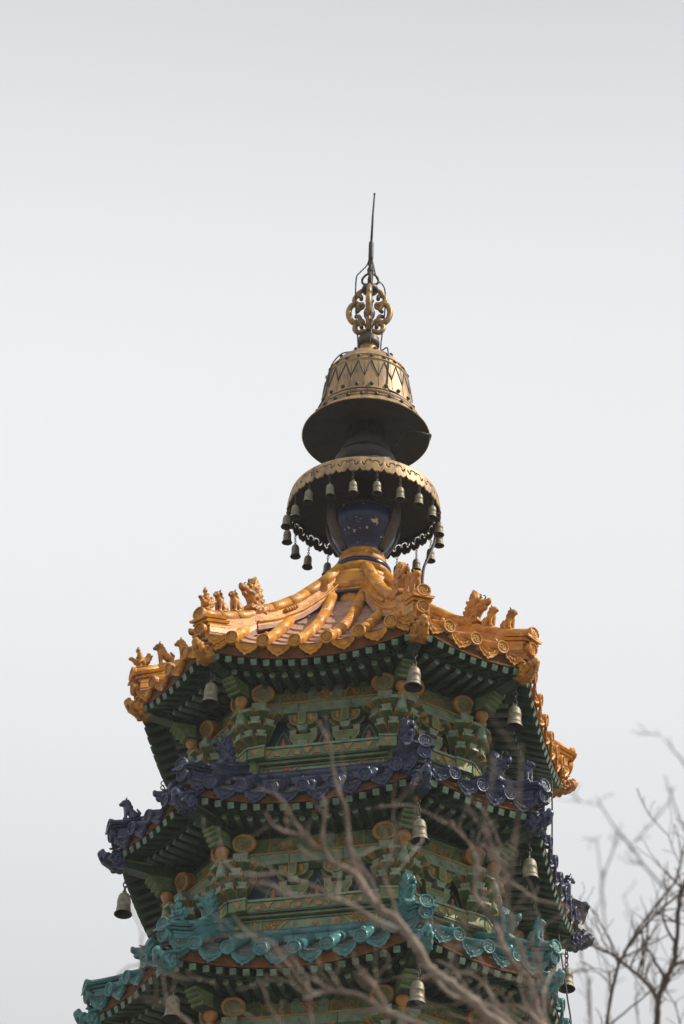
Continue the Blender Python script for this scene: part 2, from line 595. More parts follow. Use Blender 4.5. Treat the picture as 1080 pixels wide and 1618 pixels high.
def corner_head_sdf(P):
    """dragon mask that sleeves the corner beam end, looks along +x; beam end at x=0"""
    Q = P.copy()
    Q[..., 1] = np.abs(Q[..., 1])
    d = rbox(P, (.06, 0, -.01), (.09, .115, .135), .03)
    d = smin(d, union([caps(P, (.08, 0, -.03), (.24, 0, .0), .115, .085), caps(P, (.24, 0, .0), (.30, 0, .05), .08, .055), caps(P, (.29, 0, .06), (.285, 0, .11), .045, .03)], .03), .03)
    d = smin(d, caps(P, (.10, 0, -.10), (.24, 0, -.075), .06, .035), .02)
    d = np.maximum(d, -caps(Q, (.18, .02, -.055), (.34, .04, -.04), .010, .02))
    d = smin(d, np.linalg.norm(Q - np.array((.15, .088, .075)), axis=-1) - .032, .01)
    d = smin(d, caps(Q, (.08, .10, .10), (.20, .07, .12), .028, .016), .012)
    d = smin(d, np.linalg.norm(Q - np.array((.27, .05, .045)), axis=-1) - .03, .01)
    sw = np.linalg.norm(Q - np.array((.05, .12, -.02)), axis=-1)
    sw2 = np.linalg.norm(Q - np.array((.16, .10, -.04)), axis=-1)
    d = d + .012 * np.sin(85 * sw) * (sw < .2) + .010 * np.sin(95 * sw2) * (sw2 < .16)
    return d


def sculpt(name, fn, lo, hi, h, mt, extra=None):
    V, Q = nets(fn, lo, hi, h)
    mb = MB()
    mb.v = [Vector(p) for p in V.tolist()]
    mb.f = [tuple(q) for q in Q.tolist()]
    mb.m = [mt] * len(mb.f)
    mb.s = [True] * len(mb.f)
    if extra:
        extra(mb)
    return mb.mesh(name)


# ------------------------------------------------------------------ pagoda: octagon of four wide and four narrow sides
A_W = R(28.75)
A_N = R(45) - A_W
THETA = R(-13.0)
ZG = 1.6                                # eye height above the ground
Z_EAVE = [29.049 + ZG, 26.544 + ZG, 24.062 + ZG]
FACES = [(R(-90 + 90 * k), 'w') for k in range(4)] + [(R(-45 + 90 * k), 'n') for k in range(4)]
CORNERS = []
for k in range(4):
    CORNERS += [R(-90 + 90 * k) - A_W, R(-90 + 90 * k) + A_W]
# in order from the left round the front: 0 = left front, 1 = right front, 2 = right, 3 = far right, ... 7 = far left
HA = {'w': A_W, 'n': A_N}

pagoda = thing('pagoda', 'tall eight sided pagoda of orange, blue and teal glazed roofs with a gilded bell spire', 'pagoda', (0, 0, 0))
pagoda.rotation_euler = (0, 0, THETA)


def octa(r, a=0.0):
    return [(r * math.cos(c), r * math.sin(c)) for c in CORNERS]


def octa_lathe(mb, prof, mt, cap=True):
    vs, fs, ms = [], [], []
    for r, z in prof:
        vs += [(x, y, z) for x, y in octa(r)]
    for j in range(len(prof) - 1):
        for i in range(8):
            fs.append((j * 8 + i, j * 8 + (i + 1) % 8, (j + 1) * 8 + (i + 1) % 8, (j + 1) * 8 + i))
            ms.append(mt if isinstance(mt, str) else mt[j])
    if cap:
        fs += [tuple(range(7, -1, -1)), tuple((len(prof) - 1) * 8 + i for i in range(8))]
        ms += [ms[0], ms[-1]]
    mb.add(vs, fs, ms)


def smooth_path(pts, n):
    """Catmull-Rom through points"""
    P = [Vector(p) for p in pts]
    o = []
    for i in range(len(P) - 1):
        p0 = P[max(i - 1, 0)]
        p1, p2 = P[i], P[i + 1]
        p3 = P[min(i + 2, len(P) - 1)]
        for k in range(n):
            t = k / n
            o.append(.5 * ((2 * p1) + (p2 - p0) * t + (2 * p0 - 5 * p1 + 4 * p2 - p3) * t * t + (3 * p1 - p0 - 3 * p2 + p3) * t ** 3))
    o.append(P[-1])
    return o


def swirl(mb, X, r, mt, seed):
    """raised scroll on a tile end (in y-z plane, facing x)"""
    rnd = random.Random(seed)
    for q in range(3):
        a0 = q * 2 * PI / 3 + rnd.random()
        pts = []
        for k in range(7):
            a = a0 + k * .5
            rr = r * (.15 + .75 * k / 6)
            pts.append((.004, rr * math.cos(a), rr * math.sin(a)))
        mb.tube(pts, [.009] * 7, 5, mt, X)


def tile_disc(mb, X, r, mt, rel, seed=0):
    prof = [(r * .97, -.05), (r, -.03), (r, .012), (r * .93, .022), (r * .80, .020), (r * .76, .004), (.002, .004)]
    RX = X @ Matrix.Rotation(PI / 2, 4, 'Y')
    mb.lathe(prof, 20, [mt, mt, mt, mt, rel, rel], RX, smooth=False)
    swirl(mb, X, r * .72, mt, seed)


def drip_tile(mb, X, wd, h, mt, rel):
    half = [(0.0, -1.0), (.10, -.92), (.22, -.82), (.40, -.80), (.52, -.70), (.60, -.58), (.76, -.52), (.90, -.34), (1.0, .05)]
    top = [(.8, -.05), (.45, -.20), (0, -.26)]
    R_half = [(x * wd / 2, z * h) for x, z in half] + [(x * wd / 2, z * h) for x, z in top]
    outl = R_half + [(-x, z) for x, z in reversed(R_half[1:-1])]
    mb.prism(outl, -.02, .014, mt, X, rim=mt, inset=.020, both=False, raise_=-.016)
    # relief scroll
    for sgn in (-1, 1):
        pts = [(.002, sgn * wd * (.03 + .055 * k), -h * (.62 - .42 * (k / 5) ** 1.5 + .07 * math.sin(k * 1.9))) for k in range(6)]
        mb.tube(pts, .008, 5, mt, X)
    mb.ball((.0, 0, -h * .58), .024, mt, 6, X)


TIERS = [
    dict(key='orange', rel='orange_relief', mortar='mortar', rj=3.0, ap=2.75, rw=2.10,
         zc=[(.40, 2.50), (.5, 2.385), (.8, 2.00), (1.3, 1.46), (1.8, 1.03), (2.4, .62), (2.8, .36), (3.137, .19)], zt=.0, zr=.0, r_in=.52, pitch=.444, barrels=dict(w=[.222, .666, 1.11], n=[0, .44]), sag=.30, ap_top=.66),
    dict(key='blue', rel='blue', mortar='blue_mortar', rj=3.217, ap=2.90, rw=2.33,
         zc=[(2.0, .88), (2.4, .70), (2.8, .50), (3.1, .34), (3.353, .245)], zt=0, zr=.12, r_in=2.3, pitch=.42, barrels=dict(w=[0, .42, .84, 1.26], n=[0, .44]), sag=.30, ap_top=2.13),
    dict(key='teal', rel='teal', mortar='teal_mortar', rj=3.382, ap=3.05, rw=2.39,
         zc=[(2.0, .92), (2.4, .75), (2.8, .57), (3.2, .36), (3.519, .21)], zt=-.03, zr=.05, r_in=2.36, pitch=.435, barrels=dict(w=[0, .435, .87, 1.305], n=[0, .46]), sag=.30, ap_top=2.2),
]


def make_roof(ti):
    T = TIERS[ti]
    key, rel, mor = T['key'], T['rel'], T['mortar']
    re = T['ap'] / math.cos(A_W)
    r0 = 0.4 if ti == 0 else 1.9

    def zdeck(kind, ap, t):
        a = HA[kind]
        r = ap / math.cos(a)
        hw = ap * math.tan(a)
        s = min(1.0, abs(t) / hw) if hw > 0 else 1
        wgt = max(0, (r - r0) / (re - r0)) ** (1.5 if ti == 0 else .6)
        sag = T['sag'] * (1 if kind == 'w' else .42)
        return interp(T['zc'], r) - sag * (1 - s ** 2) * wgt

    def lift(kind, t):
        """eave height along a side: 0 in the middle of a wide side, .30 at the corners"""
        hw = re * math.sin(HA[kind])
        sag = T['sag'] * (1 if kind == 'w' else .42)
        return T['sag'] - sag * (1 - min(1, abs(t) / hw) ** 2)

    apE = {k: re * math.cos(HA[k]) for k in 'wn'}
    words = {'orange': 'orange yellow', 'blue': 'dark cobalt blue', 'teal': 'teal green'}[key]
    # ---- roof root: the deck core
    mb = MB()
    ri = T['rw'] - .22
    if ti == 0:
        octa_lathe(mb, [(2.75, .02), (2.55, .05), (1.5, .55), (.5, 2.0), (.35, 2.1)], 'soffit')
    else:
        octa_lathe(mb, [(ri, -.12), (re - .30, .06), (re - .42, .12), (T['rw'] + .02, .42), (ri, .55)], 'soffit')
    roof = link('roof', mb.mesh('roof'), pagoda, (0, 0, Z_EAVE[ti]), 0, words + ' glazed tile roof')

    kids = {}
    for kind in 'wn':
        a = HA[kind]
        ae = apE[kind]
        hwE = ae * math.tan(a)
        apT = T['ap_top'] if kind == 'w' else T['ap_top'] * math.cos(A_N) / math.cos(A_W)
        bt = sorted(set([x for x in T['barrels'][kind]] + [-x for x in T['barrels'][kind]]))
        ta = math.tan(a)
        # ---- tile slope
        mb = MB()
        edges = [-hwE + .05] + bt + [hwE - .05]
        drips = []
        for t0, t1 in zip(edges, edges[1:]):
            K = 4
            ts = [t0 + (t1 - t0) * k / K for k in range(K + 1)]
            rows = []
            step = .24
            nst = int((ae - apT) / step) + 1
            for j in range(nst):
                b0 = ae - .03 - j * step
                b1 = max(apT - .02, b0 - step)
                for b, lif in ((b0, .035), (b1, 0.0)):
                    row = []
                    for k, t in enumerate(ts):
                        bb = max(b, abs(t) / ta)
                        u = k / K
                        conc = -.035 * (1 - (2 * u - 1) ** 2)
                        row.append((bb, t, zdeck(kind, bb, t) + lif + conc - .03))
                    rows.append(row)
            vs = [p for r_ in rows for p in r_]
            fs = [(j * (K + 1) + k, j * (K + 1) + k + 1, (j + 1) * (K + 1) + k + 1, (j + 1) * (K + 1) + k) for j in range(len(rows) - 1) for k in range(K)]
            mb.add(vs, fs, mor if ti else ('mortar' if len(mb.f) % 3 else 'mortar'), False)
            # glazed pan tile at the eave
            drips.append(((t0 + t1) / 2, t1 - t0))
        for i, t in enumerate(bt):
            b = ae + .02
            bin_ = max(apT, abs(t) / ta + .10)
            pts, rr = [], []
            L = b - bin_
            seg = max(1, round(L / .42))
            for q in range(seg):
                for u, r_ in ((0.0, .072), (.010, .078), (.5, .0775), (.985, .078), (.995, .072)):
                    bb = b - L * (q + u) / seg
                    pts.append((bb, t, zdeck(kind, bb, t) + .055))
                    rr.append(r_)
            mb.tube(pts, rr, 12, key)
            z = zdeck(kind, ae, t) + .03
            tile_disc(mb, Matrix.Translation((ae + .045, t, z)) @ Matrix.Rotation(R(8), 4, 'Y'), .098, key, rel, i + ti * 10)
            if i % 2 == (1 if kind == 'w' else 0):
                mb.lathe([(.03, 0), (.036, .03), (.03, .06), (.012, .075)], 8, key, Matrix.Translation((ae - .12, t, zdeck(kind, ae - .12, t) + .115)))
        for tm, wd in drips:
            if wd > .26:
                z = zdeck(kind, ae, tm) - .01
                sl_ = (zdeck(kind, ae, tm + .1) - zdeck(kind, ae, tm - .1)) / .2
                X = Matrix.Translation((ae + .035, tm, z)) @ Matrix.Rotation(math.atan(sl_), 4, 'X') @ Matrix.Rotation(R(12), 4, 'Y')
                drip_tile(mb, X, min(wd * .80, .345), .195, key, rel)
        kids[('tile_slope', kind)] = mb.mesh('tile_slope')
        # ---- eave board
        mb = MB()
        n = 14
        tops = []
        for k in range(n + 1):
            t = -hwE + .03 + (2 * hwE - .06) * k / n
            tops.append((t, lift(kind, t)))
        for (t0, l0), (t1, l1) in zip(tops, tops[1:]):
            x0, x1 = ae - .07, ae - .03
            zz = lambda l: (-.32 + l + T['zr'], -.10 + l + T['zt'])
            vs = [(x0 - .5, t0, zz(l0)[0] + .16), (x1, t0, zz(l0)[0]), (x1, t1, zz(l1)[0]), (x0 - .5, t1, zz(l1)[0] + .16),
                  (x0 - .5, t0, zz(l0)[1] + .14), (x1 + .01, t0, zz(l0)[1]), (x1 + .01, t1, zz(l1)[1]), (x0 - .5, t1, zz(l1)[1] + .14)]
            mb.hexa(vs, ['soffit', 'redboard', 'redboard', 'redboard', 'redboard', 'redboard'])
            # thin moulding under the board
            vs = [(ae - .035, t0, -.335 + l0 + T['zr']), (ae - .012, t0, -.335 + l0 + T['zr']), (ae - .012, t1, -.335 + l1 + T['zr']), (ae - .035, t1, -.335 + l1 + T['zr']),
                  (ae - .035, t0, -.305 + l0 + T['zr']), (ae - .012, t0, -.305 + l0 + T['zr']), (ae - .012, t1, -.305 + l1 + T['zr']), (ae - .035, t1, -.305 + l1 + T['zr'])]
            mb.hexa(vs, 'redboard')
        kids[('eave_board', kind)] = mb.mesh('eave_board')
        # ---- rafters
        mbF, mbR = MB(), MB()
        sp = .178
        nr = int((hwE - .12) / sp)
        awall = (T['rw'] - .05) * math.cos(a)
        odd = 0 if kind == 'n' else .5
        k = -nr - 1
        while k <= nr:
            t = (k + odd) * sp
            k += 1
            if abs(t) > hwE - .13:
                continue
            lf = lift(kind, t)
            ain = max(ae - .36, abs(t) / ta + .06)
            if ain < ae - .12:
                mbF.beam((ain, t, -.405 + T['zr'] + lf + (ae - .015 - ain) * .37), (ae - .015, t, -.405 + T['zr'] + lf), .088, .085, 'rafter', 'rafter_end')
            tt = t + sp * .0
            b1 = ae - .37
            ain = max(awall - .02, abs(tt) / ta + .08)
            if ain < b1 - .08:
                mbR.tube([(ain, tt, -.26 + T['zr'] * .5 + lf * .55), (b1, tt, -.365 + T['zr'] + lf * .9)], .046, 10, 'rafter', end='pale')
        # board between the rows
        pts = [(-hwE + .35 + (2 * hwE - .7) * q / 10) for q in range(11)]
        for t0, t1 in zip(pts, pts[1:]):
            l0, l1 = lift(kind, t0) * .88, lift(kind, t1) * .88
            x0, x1 = ae - .40, ae - .355
            mbR.hexa([(x0, t0, -.325 + T['zr'] + l0), (x1, t0, -.325 + T['zr'] + l0), (x1, t1, -.325 + T['zr'] + l1), (x0, t1, -.325 + T['zr'] + l1),
                      (x0, t0, -.295 + T['zr'] + l0), (x1, t0, -.295 + T['zr'] + l0), (x1, t1, -.295 + T['zr'] + l1), (x0, t1, -.295 + T['zr'] + l1)], 'rafter')
        # soffit boarding above the round rafters
        for t0, t1 in zip(pts, pts[1:]):
            l0, l1 = lift(kind, t0), lift(kind, t1)
            ai0, ai1 = max(awall - .05, abs(t0) / ta), max(awall - .05, abs(t1) / ta)
            mbR.hexa([(ai0, t0, -.215 + l0 * .55), (ae - .3, t0, -.30 + T['zr'] + l0 * .88), (ae - .3, t1, -.30 + T['zr'] + l1 * .88), (ai1, t1, -.215 + l1 * .55),
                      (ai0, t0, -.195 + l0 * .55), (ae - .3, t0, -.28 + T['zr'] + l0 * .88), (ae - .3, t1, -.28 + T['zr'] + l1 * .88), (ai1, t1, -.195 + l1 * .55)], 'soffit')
        kids[('flying_rafters', kind)] = mbF.mesh('flying_rafters')
        kids[('round_rafters', kind)] = mbR.mesh('round_rafters')
        # ---- horizontal ridge against the wall (or round the apex)
        mb = MB()
        if ti == 0:
            ap0 = .60 if kind == 'w' else .60 * math.cos(A_N) / math.cos(A_W)
            hw = ap0 * ta + .02
            for (x, z0, z1, g, mt) in ((.04, 2.20, 2.235, .04, 'bronze_brown'), (.0, 2.24, 2.29, .02, key), (-.04, 2.295, 2.45, .03, key), (-.06, 2.455, 2.58, .03, key)):
                mb.box((ap0 - .10 + x, 0, (z0 + z1) / 2), (.10, hw, (z1 - z0) / 2), mt)
            mb.tube([(ap0 - .07, -hw, 2.37), (ap0 - .07, 0, 2.37), (ap0 - .07, hw, 2.37)], .07, 10, key)
            mb.tube([(ap0 - .16, -hw + .08, 2.64), (ap0 - .16, 0, 2.64), (ap0 - .16, hw - .08, 2.64)], .07, 10, key)
            # fan shaped tile below the ridge
            mb.lathe([(.10, -.15), (.125, -.10), (.135, 0), (.125, .10), (.10, .16)], 14, key, Matrix.Translation((ap0 - .06, 0, 2.05)) @ Matrix.Diagonal((.6, 1.15, 1, 1)))
        else:
            ap0 = T['ap_top']
            ap0 = ap0 if kind == 'w' else ap0 * math.cos(A_N) / math.cos(A_W)
            hw = ap0 * ta - .03
            n = 5
            for q in range(n):
                y0, y1 = -hw + 2 * hw * q / n + .004, -hw + 2 * hw * (q + 1) / n - .004
                mb.tube([(ap0 - .055, y0, .72), (ap0 - .055, (y0 + y1) / 2, .72), (ap0 - .055, y1, .72)], .075, 12, key)
                mb.box((ap0 - .06, (y0 + y1) / 2, .615), (.055, (y1 - y0) / 2, .055), key)
            mb.box((ap0 - .04, 0, .548), (.06, hw + .01, .012), 'redboard')
            mb.box((ap0 - .06, 0, .48), (.06, hw + .02, .055), key)
        kids[('wall_ridge' if ti else 'apex_ridge', kind)] = mb.mesh('horizontal_ridge')
    for (nm, kind), me in kids.items():
        first = None
        for ang, kd in FACES:
            if kd != kind:
                continue
            if first is None:
                first = link(nm, me, roof, (0, 0, 0), ang)
            else:
                dup(first, roof, (0, 0, 0), ang)

    # ---- hip ridge (corner frame: x = radial)
    HR = .40 if ti == 0 else .30
    KH = HR / .43
    ZR = {0: [(1.8, 1.03), (2.4, .64), (2.8, .41), (3.137, .27)], 1: None, 2: None}[ti]

    def ztop(r):
        return interp(ZR if ZR and r > 1.8 else T['zc'], r) + HR - (.05 if ti == 0 and r > 2.22 else 0)
    mb = MB()
    rs = .41 if ti == 0 else T['rw'] - .12
    rd = 2.22 if ti == 0 else T['rj'] - .62          # dragon stands here
    tipr = T['rj'] + (.21 if ti == 0 else .16)

    def tipz(r):
        z = ztop(r)
        if r > tipr - .55:
            u = (r - (tipr - .55)) / .55
            z += (.0 if ti == 0 else .03) * u * u
        return z
    nseg = 14 if ti == 0 else 6
    main = [(rs + (rd - rs) * k / nseg, ztop(rs + (rd - rs) * k / nseg) - HR) for k in range(nseg + 1)]
    h_up = .0 if ti == 0 else -.02
    mb.sweep([(y_, z_ * KH) for y_, z_ in [(-.15, -.05), (.15, -.05), (.14, .03), (-.14, .03)]], main, mor)
    mb.sweep([(y_, z_ * KH) for y_, z_ in [(-.14, .03), (.14, .03), (.13, .06), (-.13, .06)]], main, key)
    mb.sweep([(y_, z_ * KH) for y_, z_ in [(-.13, .06), (.13, .06), (.155, .10), (.155, .125), (-.155, .125), (-.155, .10)]], main, key)
    mb.sweep([(y_, z_ * KH) for y_, z_ in [(-.095, .125), (.095, .125), (.075, .18), (.075, .26), (.10, .30), (-.10, .30), (-.075, .26), (-.075, .18)]], main, key)
    mb.sweep([(y_, z_ * KH) for y_, z_ in [(-.085, .30), (.085, .30), (.085, .325), (-.085, .325)]], main, mor)
    L = rd - rs
    seg = max(1, round(L / .40))
    for q in range(seg):
        pts, rr = [], []
        for u, r_ in ((.0, .076), (.012, .090), (.5, .090), (.978, .091), (.992, .076)):
            r = rs + L * (q + u) / seg
            pts.append((r, 0, ztop(r) - .085))
            rr.append(r_)
        mb.tube(pts, rr, 14, key)
    if ti == 0:
        # small cloud scroll tile on the ridge side
        for sy in (-1, 1):
            for q in range(5):
                mb.ball((1.42 + .05 * q, sy * .10, ztop(1.42 + .05 * q) - .2), .035, key, 6)
    # front part
    front = [(rd + (tipr - .05 - rd) * k / 6, tipz(rd + (tipr - .05 - rd) * k / 6) - HR) for k in range(7)]
    mb.sweep([(y_, z_ * KH) for y_, z_ in [(-.12, -.12), (.12, -.12), (.118, -.02), (-.118, -.02)]], front, mor)
    mb.sweep([(y_, z_ * KH) for y_, z_ in [(-.125, -.02), (.125, -.02), (.115, .08), (-.115, .08)]], front, key)
    mb.sweep([(y_, z_ * KH) for y_, z_ in [(-.12, .08), (.12, .08), (.12, .12), (-.12, .12)]], front, key)
    slab = [(tipr - .42 + .45 * k / 3, tipz(tipr - .42 + .45 * k / 3) - HR) for k in range(4)]
    for (y, z0, z1, dx) in ((.085, .06, .125, -.10), (.105, .125, .165, -.05), (.125, .165, .205, 0), (.145, .205, .25, .05)):
        mb.sweep([(y_, z_ * KH) for y_, z_ in [(-y, z0), (y, z0), (y + .016, z1), (-y - .016, z1)]], [(x + dx, z) for x, z in slab], key)
    mb.sweep([(y_, z_ * KH) for y_, z_ in [(-.085, .12), (.085, .12), (.085, .25), (-.085, .25)]], front[:-1], key)
    mb.sweep([(y_, z_ * KH) for y_, z_ in [(-.075, .25), (.075, .25), (.075, .28), (-.075, .28)]], front, mor)
    L = tipr + .03 - rd
    seg = max(2, round(L / .36))
    for q in range(seg):
        pts, rr = [], []
        for u, r_ in ((.0, .076), (.015, .089), (.5, .089), (.975, .090), (.992, .076)):
            r = rd + L * (q + u) / seg
            pts.append((r, 0, tipz(r) - .10))
            rr.append(r_)
        mb.tube(pts, rr, 14, key)
    zt = tipz(tipr)
    tile_disc(mb, Matrix.Translation((tipr + .06, 0, zt - .105)) @ Matrix.Rotation(R(-4), 4, 'Y'), .105, key, rel, 77)
    # corner eave tile under the slab with its two drip tiles
    zc_ = interp(T['zc'], re) + .05
    mb.tube([(re - .35, 0, zc_ + .14), (re + .06, 0, zc_ + .0)], .082, 12, key)
    tile_disc(mb, Matrix.Translation((re + .10, 0, zc_)) @ Matrix.Rotation(R(10), 4, 'Y'), .098, key, rel, 78)
    for sy in (-1, 1):
        X = Matrix.Translation((re - .03, sy * .19, zc_ - .07)) @ Matrix.Rotation(sy * R(38), 4, 'Z') @ Matrix.Rotation(sy * R(-10), 4, 'X') @ Matrix.Rotation(R(10), 4, 'Y')
        drip_tile(mb, X, .31, .19, key, rel)
    me_ridge = mb.mesh('hip_ridge')

    # ---- corner beams
    mb = MB()
    rj = T['rj']
    mb.beam((T['rw'] - .1, 0, -.19), (rj, 0, -.06), .17, .24, 'rafter', 'green')
    r2 = rj - .44
    mb.beam((T['rw'] - .1, 0, -.36), (r2 - .10, 0, -.34), .19, .21, 'rafter')
    for q, (dz, dx) in enumerate(((-.08, -.06), (-.03, .0), (.02, .05), (.07, .09))):
        mb.box((r2 - .12 + dx / 2, 0, -.34 + dz), (.12 + dx / 2, .115 - .004 * q, .021), 'green')
    for sy in (-1, 1):
        mb.box((rj - .22, sy * .088, -.085), (.18, .004, .012), 'green')
    me_beam = mb.mesh('corner_beam')

    me_dragon = sculpt('ridge_dragon', dragon_sdf, (-.34, -.2, -.04), (.34, .2, .72), .0125, rel, horns_for(key))
    me_head = sculpt('corner_dragon_head', corner_head_sdf, (-.06, -.2, -.2), (.40, .2, .2), .011, rel)
    figs = [sculpt('roof_figurine', lambda P: lion_sdf(P, 0), (-.2, -.1, -.03), (.16, .1, .38), .009, rel),
            sculpt('roof_figurine', lambda P: lion_sdf(P, 1), (-.2, -.1, -.03), (.16, .1, .40), .009, rel),
            sculpt('rider_figurine', lambda P: lion_sdf(P, 0, True), (-.22, -.11, -.03), (.2, .11, .4), .009, rel)]

    def at(c, r, dz=0.0, f=None):
        z = (f or tipz)(r) + dz
        return (r * math.cos(c), r * math.sin(c), z)
    base = {}
    for ci, c in enumerate(CORNERS):
        for nm, me in (('hip_ridge', me_ridge), ('corner_beam', me_beam)):
            if nm in base:
                dup(base[nm], roof, (0, 0, 0), c)
            else:
                base[nm] = link(nm, me, roof, (0, 0, 0), c)
        p = (rj * math.cos(c), rj * math.sin(c), -.055)
        nm = 'corner_dragon_head'
        if nm in base:
            dup(base[nm], roof, p, c)
        else:
            base[nm] = link(nm, me_head, roof, p, c)
        rdg = rd - .02 if ti == 0 else rd + .02
        p = at(c, rdg, -.035, ztop)
        p = (p[0], p[1], p[2] - .04)
        if 'ridge_dragon' in base:
            o = dup(base['ridge_dragon'], roof, p, c)
        else:
            o = base['ridge_dragon'] = link('ridge_dragon', me_dragon, roof, p, c)
        o.rotation_euler = (0, R(10) if ti == 0 else R(4), c)
        o.scale = (.80,) * 3 if ti == 0 else (.74,) * 3
        sets = {0: {0: [(2, 3.10), (0, 2.83), (0, 2.53)], 1: [(0, 2.86), (0, 2.56)], 2: [(0, 2.80), (0, 2.46)], 7: [(2, 3.12), (1, 2.80), (0, 2.50)], 6: [(1, 2.8), (0, 2.5)], 5: [(0, 2.8)], 4: [(0, 2.5)], 3: []},
                1: {0: [], 7: [(0, rj - .06)], 2: [(0, rj - .10)], 3: [(1, rj - .08)], 1: [], 4: [(0, rj - .08)], 5: [(1, rj - .08)], 6: [(0, rj - .08)]},
                2: {0: [(2, rj - .08)], 7: [], 2: [(0, rj - .10)], 1: [], 3: [(0, rj - .1)], 4: [(1, rj - .1)], 5: [(0, rj - .1)], 6: [(1, rj - .1)]}}[ti][ci]
        for kf, r in sets:
            nm = 'fig%d' % kf
            p = at(c, r, -.02)
            lab = {0: None, 1: 'standing beast figurine', 2: 'figurine of a rider on a bird'}[kf]
            if nm in base:
                o = dup(base[nm], roof, p, c, lab)
            else:
                o = base[nm] = link('roof_figurine', figs[kf], roof, p, c, lab)
            o.rotation_euler = (0, R(14) if ti == 0 else R(8), c + R(random.Random(ci * 7 + kf).uniform(-6, 6)))
    return roof


def horns_for(key):
    def f(mb):
        for sy in (-1, 1):
            if sy > 0 and key == 'teal':
                continue
            pts = smooth_path([(.06, sy * .05, .46), (.10, sy * .055, .54), (.14, sy * .055, .585), (.115, sy * .05, .64), (.06, sy * .045, .65)], 4)
            k = .7 if key == 'orange' else (1.15 if key == 'blue' else .5)
            pts = [Vector((.06, sy * .05, .46)) + (p - Vector((.06, sy * .05, .46))) * (k if sy > 0 else k * .8) for p in pts]
            mb.tube(pts, [.014 - .006 * i / len(pts) for i in range(len(pts))], 6, 'bronze')
    return f


roofs = [make_roof(i) for i in range(3)]


# ------------------------------------------------------------------ storeys with brackets
def gong(Lh, h):
    """bracket arm: flat top, rounded lower corners (half length Lh, height h), z from 0 down"""
    r = min(h * .95, Lh * .6)
    pts = [(Lh, 0)]
    for k in range(6):
        a = k / 5 * PI / 2
        pts.append((Lh - r + r * math.cos(a), -h + r - r * math.sin(a)))
    return pts + [(-x, z) for x, z in reversed(pts)]


def rosette(mb, c, r, mt, mt2, sq=1.0):
    x, y, z = c
    for k in range(6):
        a = k * PI / 3
        mb.ball((x, y + r * .62 * math.cos(a) * sq, z + r * .62 * math.sin(a)), r * .36, mt, 6, None, (.35, 1, 1))
    mb.ball((x + .006, y, z), r * .30, mt2, 6, None, (.5, 1, 1))


def scrollwork(mb, y0, y1, z0, z1, x, mt, seed):
    rnd = random.Random(seed)
    n = max(2, int((y1 - y0) / .075))
    for i in range(n):
        cy = y0 + (y1 - y0) * (i + .5) / n
        cz = (z0 + z1) / 2 + rnd.uniform(-.01, .01)
        s = 1 if i % 2 else -1
        rr = min((z1 - z0) * .42, .09)
        pts = []
        for k in range(8):
            a = k * .75 + i * 1.7
            q = rr * (1 - k / 9)
            pts.append((x, cy + s * q * math.cos(a) * .8, cz + q * math.sin(a)))
        mb.tube(pts, .011, 5, mt)


def chevrons(mb, x, hw, z0, z1, seed=0):
    n = max(2, int(2 * hw / .135))
    zc, hh = (z0 + z1) / 2, (z1 - z0) / 2
    for i in range(n):
        y = -hw + 2 * hw * (i + .5) / n
        wd = hw / n * .92
        if i % 2 == 0:
            mb.prism([(y - wd, zc + hh * .8), (y + wd, zc + hh * .8), (y, zc - hh * .75)], x - .01, x + .014, 'gold', None, rim='gold')
            mb.prism([(y - wd * .58, zc + hh * .55), (y + wd * .58, zc + hh * .55), (y, zc - hh * .35)], x - .01, x + .02, 'ochre')
        else:
            outl = [(y + wd * .62 * math.cos(PI * k / 6), zc - hh * .75 + hh * 1.05 * math.sin(PI * k / 6)) for k in range(7)]
            mb.prism(outl, x - .01, x + .012, 'rust')


